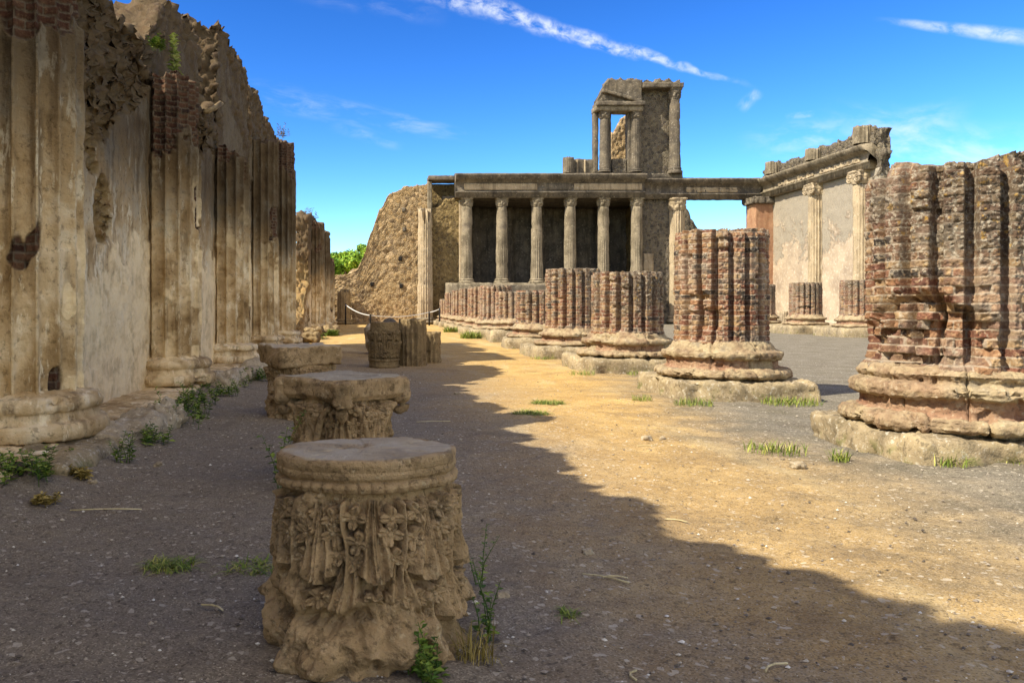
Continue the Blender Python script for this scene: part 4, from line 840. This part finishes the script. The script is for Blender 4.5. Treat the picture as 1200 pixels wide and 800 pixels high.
# second capital: square abacus with corner horns
c2 = thing('carved_capital', 'carved capital with a square slab top whose corner points at the camera', 'capital', (-.21, 4.62, 0), R(47), 'carved capitals standing in the aisle')
TH, Z, r = carve(560, 260, .515, .235, .235, 540, 8, False); r = r + .03 * ss(Z, .30, .47) - .035 * ss(fbm(np.stack([np.cos(TH) * .3, np.sin(TH) * .3, Z], -1), 6, 3, 541), .3, .55)
P = np.stack([r * np.cos(TH), r * np.sin(TH), Z - .02], -1); obj('carved_bell', grid(np.concatenate([P, cap_rows(P, .496, 4)]), True), MT['carved'], c2)
def plan(a, half, cut, conc):
    c, s = np.abs(np.cos(a)), np.abs(np.sin(a)); q = np.minimum(1 / np.maximum(c, s), cut * 1.0 / ((c + s) / math.sqrt(2)))
    return half * q * (1 - conc * np.cos(2 * a) ** 2 * 1.0)
def slab(half, cut, conc, z0, z1, seed, mat, par, nu=320, nv=22, amp=.012):
    a = np.linspace(0, 2 * np.pi, nu, endpoint=False); rr = plan(a, half, cut, conc)[None, :]; v = np.linspace(0, 1, nv)[:, None]
    sc = .93 + .07 * ss(v, 0, .25) - .03 * (v > .45) * ss(v, .45, .5) * 0 ; sc = sc - .05 * ss(v, .85, 1.0)
    rr = rr * sc; Zz = z0 + (z1 - z0) * v + 0 * a; Pq = np.stack([rr * np.cos(a), rr * np.sin(a), Zz], -1); rr = rr + fbm(Pq, 6, 4, seed) * amp + fbm(Pq, 22, 3, seed + 1) * amp * .35 - .03 * ss(fbm(Pq, 3.2, 3, seed + 2), .4, .7)
    P = np.stack([rr * np.cos(a), rr * np.sin(a), Zz + fbm(Pq, 8, 3, seed + 3) * .004], -1); bot = P[:1] * np.array((.3, .3, 1))
    t_ = cap_rows(P, z1 + .004, seed + 5, (.97, .9, .75, .5, .25, .01), .008)
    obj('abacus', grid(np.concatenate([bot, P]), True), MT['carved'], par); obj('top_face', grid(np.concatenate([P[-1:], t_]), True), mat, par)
slab(.285, 1.22, .07, .485, .605, 551, MT['captop'], c2)
for k in range(4):
    a = math.pi / 4 + k * math.pi / 2; d = np.array((math.cos(a), math.sin(a)))
    s = np.linspace(0, 1, 16); rad = .20 + .125 * s ** 1.6; zz = .16 + .32 * np.sin(s * 1.45) ; pth = np.stack([d[0] * rad, d[1] * rad, zz], -1)
    curl = np.linspace(0, 4.6, 14)[1:]; cr = .045 * (1 - curl / 6.5); ctr = pth[-1] + np.array((0, 0, -.045)); pc = np.stack([ctr[0] + d[0] * cr * np.sin(curl), ctr[1] + d[1] * cr * np.sin(curl), ctr[2] + cr * np.cos(curl)], -1)
    m = tube(np.concatenate([pth, pc]), np.concatenate([np.linspace(.026, .036, 16), np.linspace(.036, .026, 13)]), 12); m.disp(fbm(m.V, 24, 3, 560 + k) * .008); obj('corner_scroll', m, MT['carved'], c2)
    mm = rbox((-.055, -.05, .455), (.055, .045, .60), (14, 12, 14), 570 + k, .012, 14, .03).move((0, .345, 0)).rotz(a - math.pi / 2); obj('corner_horn', mm, MT['carved'], c2)
    for sg in (-1, 1):
        al = np.linspace(0, 1, 14); tx = sg * (.035 + .13 * al ** 1.3); pz_ = .20 + .25 * np.sin(al * 1.5); m = tube(np.stack([tx, .245 + .02 * al, pz_], -1), np.linspace(.022, .015, 14), 8).rotz(k * math.pi / 2 - math.pi / 2 + math.pi / 2); obj('helix', m, MT['carved'], c2)
# third capital: heavy block abacus on a carved bell
c3 = thing('carved_capital', 'weathered capital with a thick dark edged block top, last of the aisle capitals', 'capital', (-.73, 7.35, 0), R(28), 'carved capitals standing in the aisle')
TH, Z, r = carve(420, 220, .50, .25, .25, 580, 8, True); r = r + .05 * ss(Z, .33, .5)
P = np.stack([r * np.cos(TH), r * np.sin(TH), Z - .02], -1); obj('carved_bell', grid(np.concatenate([P, cap_rows(P, .48, 6)]), True), MT['carved'], c3)
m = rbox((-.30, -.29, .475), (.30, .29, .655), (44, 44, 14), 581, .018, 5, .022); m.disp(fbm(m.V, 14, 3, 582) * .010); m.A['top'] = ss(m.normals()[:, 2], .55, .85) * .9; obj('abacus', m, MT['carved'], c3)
# group of drums farther along
def drumcap(name, label, loc, r, h, seed, rz=0):
    o = thing(name, label, 'capital', loc, rz); TH, Z, q = carve(300, 160, h * .84, r * .93, r * .93, seed, 10, False); Z = h * .84 - Z; q = q - .004
    P = np.stack([q * np.cos(TH), q * np.sin(TH), Z + h * .16], -1)[::-1]; obj('carved_bell', grid(np.concatenate([P, cap_rows(P, h, seed)]), True), MT['drum'], o)
    a, b, c, Q = lathe([(r * .9, -.03), (r * 1.02, .0), (r * 1.05, h * .03), (r * 1.0, h * .05), (r * 1.0, h * .14), (r * 1.06, h * .15), (r * 1.06, h * .18), (r * .9, h * .19)], 160, 30); m = grid(Q, True); m.disp(fbm(m.V, 12, 3, seed) * .01); obj('necking_ring', m, MT['drum'], o)
drumcap('carved_capital', 'upright carved capital drum beside the tall fluted drum', (px(450, 13.4), 13.4, 0), .25, .75, 600)
def ddrum(label, x, y, r, h, N, seed, mat='drum'):
    m = fluted(r, r * .97, -.04, h, N, .026, 40, seed, None, .03); m.disp(fbm(m.V, 16, 3, seed) * .007); o = obj('column_drum', m, MT[mat]); o.location = (x, y, 0); o.rotation_euler = (0, 0, .3 * seed); return tag(o, label, 'column drum')
ddrum('tall fluted column drum standing upright in the shaded aisle', px(483.5, 13.7), 13.7, .245, .80, 16, 611)
ddrum('short fluted column drum standing behind the tall fluted drum', px(506, 14.2), 14.25, .17, .56, 12, 612)
rock('stone_block', 'squared sunlit yellowish stone block behind the carved capital drum', (px(440, 17.2), 17.2, .16), (.42, .5, .66), 621, MT['rock'], amp=.10, n=(18, 18, 22))
rock('stone_block', 'dark tilted stone block on end behind the carved capital drum', (px(456.5, 16.2), 16.2, .2), (.34, .4, .72), 622, MT['darkrock'], amp=.12, n=(18, 18, 22))
rock('stone_block', 'small brown stone block behind the tall fluted drum', (px(466, 19.5), 19.5, .16), (.40, .4, .62), 623, MT['drum'], amp=.14)
# rope barrier across the end of the aisle
rb = thing('rope_barrier', 'thin white rope barrier strung between low dark posts before the end wall', 'barrier', (.8, 44, 0))
posts = [(px(405, 45.5), 45.5, pz(357, 45.5)), (px(434, 40), 40.0, pz(369.5, 40)), (px(503, 43.5), 43.5, pz(366, 43.5)), (px(514, 44), 43.3, pz(362, 44))]
for x, y, zt in posts: eobj('post', tube([(x, y, -.05), (x, y, zt * .5), (x, y, zt + .06)], .045, 8), MT['post'], rb)
for (a, b, sag) in ((0, 1, .12), (1, 2, .15), (2, 3, .03)):
    s = np.linspace(0, 1, 24)[:, None]; A, B = np.array(posts[a]), np.array(posts[b]); Q = A + (B - A) * s; Q[:, 2] -= sag * 4 * (s * (1 - s))[:, 0]; eobj('rope', tube(Q, .026, 6), MT['rope'], rb)

# ------------------------------------------------------------------ weeds and grass
def blades(rng, n, spread, h, w, bend=.5, flat=0., n_seg=3, up=1.0, cz=0.):
    V, F, B = [], [], []
    for _ in range(n):
        a, d = rng.uniform(0, 6.283), rng.random() ** .6 * spread; x0, y0 = d * math.cos(a), d * math.sin(a) * .8; dr = rng.uniform(0, 6.283); L = h * rng.uniform(.5, 1.15); tl = rng.uniform(.15, bend) + flat; b = rng.random(); ww = w * rng.uniform(.6, 1.2); sx, sy = -math.sin(dr), math.cos(dr); i0 = len(V)
        for k in range(n_seg + 1):
            s = k / n_seg; o_ = L * tl * s * s * 1.2; zz = cz + L * s * math.cos(tl * s) * up; wd = ww * (1 - s * .92) * (.55 + .9 * min(1, s * 2.2)) / 2; cx_, cy_ = x0 + o_ * math.cos(dr), y0 + o_ * math.sin(dr)
            V += [(cx_ - sx * wd, cy_ - sy * wd, zz), (cx_ + sx * wd, cy_ + sy * wd, zz)]; B += [b, b]
            if k: F.append((i0 + 2 * k - 2, i0 + 2 * k - 1, i0 + 2 * k + 1, i0 + 2 * k))
    return M(V, F, {'bid': np.array(B)})
def leaf_weed(rng, stems, spread, h, leaf, per=24, lean=.5):
    """weed of several stems, each with many small leaves set round it"""
    V, F, B, tubes = [], [], [], []
    for _ in range(stems):
        a, d = rng.uniform(0, 6.283), rng.random() ** .7 * spread; x, y = d * math.cos(a), d * math.sin(a); H = h * rng.uniform(.45, 1.1); lx, ly = rng.uniform(-lean, lean) * H, rng.uniform(-lean, lean) * H
        pt_ = [(x, y, -.02), (x + lx * .3, y + ly * .3, H * .5), (x + lx, y + ly, H)]; tubes.append(tube(pt_, (.0022, .0016, .0008), 4))
        n = max(5, int(per * H / h))
        for k in range(n):
            s = .12 + .88 * k / n; c = np.array((x + lx * s * s, y + ly * s * s, H * s)); dr = k * 2.4 + rng.uniform(-.5, .5); el = rng.uniform(.1, .8); L = leaf * 1.25 * rng.uniform(.6, 1.25) * (1.15 - .55 * s); D = np.array((math.cos(dr) * math.cos(el), math.sin(dr) * math.cos(el), math.sin(el))); Sd = np.array((-math.sin(dr), math.cos(dr), rng.uniform(-.3, .3))) * L * .27; b = rng.random(); i0 = len(V)
            tip = c + D * L - np.array((0, 0, L * .25)); mid = c + D * L * .5
            V += [c, mid + Sd, tip, mid - Sd]; B += [b] * 4; F.append((i0, i0 + 1, i0 + 2, i0 + 3))
    return join([M(V, F, {'bid': np.array(B)})] + [M(t_.V, t_.F, {'bid': np.full(len(t_.V), .2)}) for t_ in tubes])
def plant(name, label, x, y, m, mat, cat, group=None, z=None):
    o = obj(name, m, MT[mat], smooth=False); o.location = (x, y, gz_at(x, y) - .005 if z is None else z); return tag(o, label, cat, group)
rg_ = random.Random(77)
WK = .5; WG = 'weeds growing along the foot of the long wall'
for (x, y, st, sp, h, lf, lb) in (
    (-2.0, 4.35, 46, .26, .20, .045, 'broad dark weed clump at the lower corner beside the flat worn slab'), (-1.86, 4.75, 12, .10, .12, .035, 'small weed tuft beside the broad dark weed clump'),
    (-1.62, 5.10, 14, .08, .24, .035, 'upright leafy weed in front of the broken pale footing slab'), (-1.62, 5.75, 18, .13, .17, .04, 'bushy weed at the end of the broken pale footing slab'),
    (-1.66, 6.55, 34, .22, .26, .045, 'tall bushy weed in front of the pale pitted footing stone'), (-1.72, 7.25, 40, .28, .26, .045, 'widest weed clump below the white plaster patch'),
    (-1.55, 7.0, 6, .06, .10, .03, 'tiny weed sprout in bare dirt beside the widest weed clump'), (-1.80, 8.0, 26, .2, .22, .045, 'mid sized weed clump near the second half column'),
    (-1.72, 8.8, 26, .22, .2, .045, 'weed clump at the base of the second half column'), (-1.70, 9.8, 30, .22, .22, .05, 'weed clump hiding the rounded footing stone'),
    (-1.66, 10.8, 34, .26, .22, .05, 'weed clump before the long pale footing slab'), (-1.62, 11.9, 30, .26, .2, .05, 'weed clump just past the long pale footing slab'),
    (-1.75, 13.2, 30, .3, .2, .05, 'weed clump under the third half column'), (-1.9, 24.2, 40, .4, .3, .08, 'sunlit green weed clump in the gap of the long wall'), (-1.6, 27.5, 120, .2, .25, .08, 'low weed patch at the foot of the farther wall piece')):
    plant('weed', lb, x, y, leaf_weed(rg_, max(4, int(st * WK)), sp * .9, h * .85, lf), 'weed', 'weed', WG)
plant('weed', 'yellowed dry weed beside the broad dark weed clump', -1.72, 4.55, leaf_weed(rg_, 9, .08, .07, .04), 'dry', 'weed', WG)
plant('weed', 'low dry brown weed alone on the dirt below the wall', -1.66, 3.95, leaf_weed(rg_, 8, .07, .05, .035), 'dry', 'weed', WG)
plant('weed', 'thin climbing weed hanging beside the carved capital with the square top', -.52, 4.28, leaf_weed(rg_, 4, .035, .42, .045, 30), 'weed', 'weed')
plant('weed', 'green feathery weed growing at the foot of the round carved capital', .14, 2.17, leaf_weed(rg_, 12, .07, .14, .03, 18), 'weed', 'weed')
plant('weed', 'tall thin stemmed weed beside the round carved capital', .33, 2.42, leaf_weed(rg_, 5, .04, .22, .026, 18, .3), 'weed', 'weed')
plant('dry_grass', 'dry straw coloured grass tuft beside the round carved capital', .28, 2.28, blades(rg_, 90, .06, .11, .004, 1.2), 'dry', 'grass')
plant('weed', 'lone stalk weed rising behind the round carved capital', .36, 2.86, leaf_weed(rg_, 3, .02, .22, .02, 22), 'weed', 'weed')
for (x, y, sp, n, h, mt, lb) in ((1.42, 7.45, .17, 420, .06, 'grass', 'bright flat grass patch at the edge of the wall shadow'), (1.75, 8.25, .17, 420, .07, 'grass', 'bright flat grass patch in full sun beyond the other patch'),
    (-.80, 3.05, .10, 200, .05, 'grass', 'thin grass tuft on shaded dirt between wall and carved capital'), (-.46, 3.02, .12, 190, .05, 'grass', 'flat grass runner reaching toward the round carved capital'), (.62, 2.6, .03, 40, .04, 'grass', 'tiny grass sprig on dark dirt beside the round carved capital')):
    plant('grass_tuft', lb, x, y, blades(rg_, n, sp, h, .007, 1.3, .5), mt, 'grass')
PG = 'grass tufts round the plinths'
for (x, y, sp, n, lb) in ((2.72, 5.45, .22, 160, 'grass tuft at the corner of the biggest brick stump plinth'), (2.95, 5.1, .06, 60, 'upright grass tuft before the biggest brick stump plinth'), (3.45, 4.82, .10, 90, 'grass tuft against the front of the biggest brick stump plinth'), (3.95, 4.85, .14, 80, 'loose grass tuft farther along the biggest brick stump plinth'), (4.35, 4.9, .1, 60, 'grass tuft near the photo edge along the biggest brick stump plinth'),
    (3.2, 8.1, .2, 150, 'grass strip along the plinth of the white mortared stump'), (4.2, 8.12, .3, 330, 'second grass strip along the plinth of the white mortared stump'), (2.8, 8.45, .12, 80, 'grass tuft off the corner of the white mortared stump plinth'),
    (3.0, 11.75, .2, 110, 'grass tuft off the corner of the squat speckled stump plinth'), (3.9, 11.7, .25, 130, 'grass strip along the squat speckled stump plinth'), (3.1, 15.2, .25, 110, 'grass tuft at the tall reddish stump plinth'), (2.95, 25.5, .35, 340, 'bright grass clump beside the low stump plinths'), (2.9, 32, .3, 240, 'bright grass clump near the far end of the stump row')):
    plant('grass_tuft', lb, x, y, blades(rg_, n, sp, .09 if y < 20 else .25, .008 if y < 20 else .03, .9), 'grass', 'grass', PG)
m = leaf_weed(rg_, 1, .01, .66, .085, 150, .04); plant('weed', 'tall pale mullein stalk growing on top of the broken second half column', -2.42, 9.45, m, 'mullein', 'weed', None, 3.62)
plant('weed', 'small green tuft on the sunlit broken wall top', -2.5, 8.95, leaf_weed(rg_, 10, .08, .16, .05), 'weed', 'weed', None, 3.9)
plant('weed', 'thin dry weed on the brick top of the last tall half column', -2.35, 19.7, leaf_weed(rg_, 8, .2, .35, .06), 'dry', 'weed', None, 5.2)
plant('weed', 'dry weed on top of the farther wall piece', -2.75, 31.6, leaf_weed(rg_, 10, .4, .5, .1), 'dry', 'weed', None, 4.5)
# ------------------------------------------------------------------ pebbles, straws and grit
for k, (x, y, s, lb) in enumerate(((2.60, 4.93, .085, 'white angular stone before the biggest brick stump plinth'), (2.02, 6.0, .07, 'pale stone in the sunny dirt, one of two side by side'), (2.14, 6.0, .05, 'smaller pale stone beside another on sunny dirt'), (-1.40, 5.05, .05, 'white pebble below the upright leafy weed'), (.85, 3.24, .04, 'brownish pebble on the shaded dirt near the thin sticks'), (.43, 2.75, .04, 'pale pebble just behind the tall thin stemmed weed'), (-1.6, 4.45, .045, 'white pebble beside the broad dark weed clump'), (.9, 9.2, .07, 'pale pebble in shade beyond the square topped capital'))):
    rock('pebble', lb, (x, y, gz_at(x, y)), (s, s * .8, s * .6), 700 + k, MT['rock'], 'pebble', (8, 8, 6), None, .35)
for k, (x, y, L, a, lb) in enumerate(((-1.32, 3.85, .34, .06, 'long pale straw lying on dirt below the wall weeds'), (.83, 2.92, .17, -.55, 'pale stick crossing a shorter stick on the shaded dirt'), (.87, 2.93, .09, -.1, 'short stick crossed by a longer pale stick'), (1.10, 2.20, .10, .5, 'small bent straw near the lower photo edge'), (1.92, 5.7, .14, -.1, 'pale straw in the sunny dirt before the brick stumps'), (-.55, 2.62, .09, -.5, 'short straw beside the round carved capital'), (1.4, 3.75, .1, -.5, 'straw lying in sun close to the shadow edge'), (.70, 2.16, .06, 1.2, 'tiny upright looking straw at the lower photo edge'), (.48, 7.0, .3, .05, 'faint long straw in the shade past the square topped capital'))):
    c, s = math.cos(a), math.sin(a); P = [(x + (q - .5) * L * c - .02 * math.sin(q * 3) * s, y + (q - .5) * L * s + .02 * math.sin(q * 3) * c) for q in (0, .33, .66, 1)]
    m = tube([(a_, b_, gz_at(a_, b_) + .012) for a_, b_ in P], .0032, 6); m.V -= np.array((x, y, 0)); o = obj('straw', m, MT['straw']); o.location = (x, y, 0); tag(o, lb, 'straw')
rn = np.random.RandomState(5); n = 16000; yy = 1.95 + rn.rand(n) ** 1.7 * 13; xx = (rn.rand(n) * 1.55 - .62) * yy; ok = (xx > -1.95) & (xx < 9); xx, yy = xx[ok], yy[ok]; sz = .0016 + .0085 * rn.rand(len(xx)) ** 7; zz = ground_z(xx, yy) + .004
ico = np.array([(1, 0, 0), (-1, 0, 0), (0, 1, 0), (0, -1, 0), (0, 0, 1), (0, 0, -1)], float); tri = np.array([(0, 2, 4), (2, 1, 4), (1, 3, 4), (3, 0, 4), (2, 0, 5), (1, 2, 5), (3, 1, 5), (0, 3, 5)])
V = ico[None] * (sz[:, None] * (.6 + .7 * rn.rand(len(sz), 6)))[..., None] * np.array((1.2, 1, .7)) + np.stack([xx, yy, zz], -1)[:, None]
F = tri[None] + 6 * np.arange(len(sz))[:, None, None]
def m_grit(t): return t.ramp(t.attr('bid'), [(0, '#4e463e'), (.5, '#8c8070'), (.8, '#b8ac98'), (1, '#dcd6c8')])
obj('grit', M(V.reshape(-1, 3), F.reshape(-1, 3), {'bid': np.repeat(rn.rand(len(sz)), 6)}), material('grit', m_grit), None, False, kind='stuff')

# ------------------------------------------------------------------ trees beyond the end wall
def tree(label, x, y, h, rad, seed, blobs):
    o = thing('pine_tree', label, 'tree', (x, y, 0), 0, 'trees beyond the end wall'); rs = np.random.RandomState(seed); rg2 = random.Random(seed)
    parts = [tube([(0, 0, -.2), (.1, .1, h * .35), (.0, .2, h * .75)], (.28, .2, .08), 9)]
    C, LV = [], []
    for k in range(blobs):
        a = rs.rand() * 6.28; d = rad * rs.rand() ** .5; zc = h * (.62 + .30 * rs.rand() - .16 * (d / rad) ** 2); C.append((d * math.cos(a), d * math.sin(a), zc, rad * (.22 + .2 * rs.rand())))
        parts.append(tube([(0, .1, h * .4), (d * math.cos(a) * .5, d * math.sin(a) * .5, (h * .45 + zc) / 2), (d * math.cos(a), d * math.sin(a), zc)], (.1, .06, .02), 6))
    obj('trunk', join(parts), MT['bark'], o); V, F, B = [], [], []
    for (cx_, cy_, cz_, cr) in C:
        n = 420; u = rs.randn(n, 3); u /= np.linalg.norm(u, axis=1, keepdims=True); rr3 = cr * rs.rand(n) ** .4; p = u * rr3[:, None] * np.array((1, 1, .72)) + np.array((cx_, cy_, cz_)); q = rs.randn(n, 3); q /= np.linalg.norm(q, axis=1, keepdims=True); w = np.cross(q, u); w /= np.linalg.norm(w, axis=1, keepdims=True) + 1e-6; s = (.10 + .12 * rs.rand(n))[:, None]
        i0 = sum(len(v) for v in V); V.append(np.stack([p - q * s, p - w * s * .45, p + q * s, p + w * s * .45], 1).reshape(-1, 3)); F.append(np.arange(4 * n).reshape(-1, 4) + i0); B.append(np.repeat(np.clip(rs.rand(n) * .6 + rs.rand() * .4, 0, 1), 4))
    obj('crown', M(np.concatenate(V), np.concatenate(F), {'bid': np.concatenate(B)}), MT['tree'], o, False)
tree('bright green bushy tree behind the low end of the rubble end wall', px(405, 72), 72, pz(290, 72), 2.6, 5, 26)
tree('darker green tree rising against the slanting end wall edge', px(424, 78), 78, pz(281, 78), 2.4, 6, 24)
tree('low green tree partly hidden by the farther wall piece', px(386, 84), 84, pz(298, 84), 3.2, 7, 24)
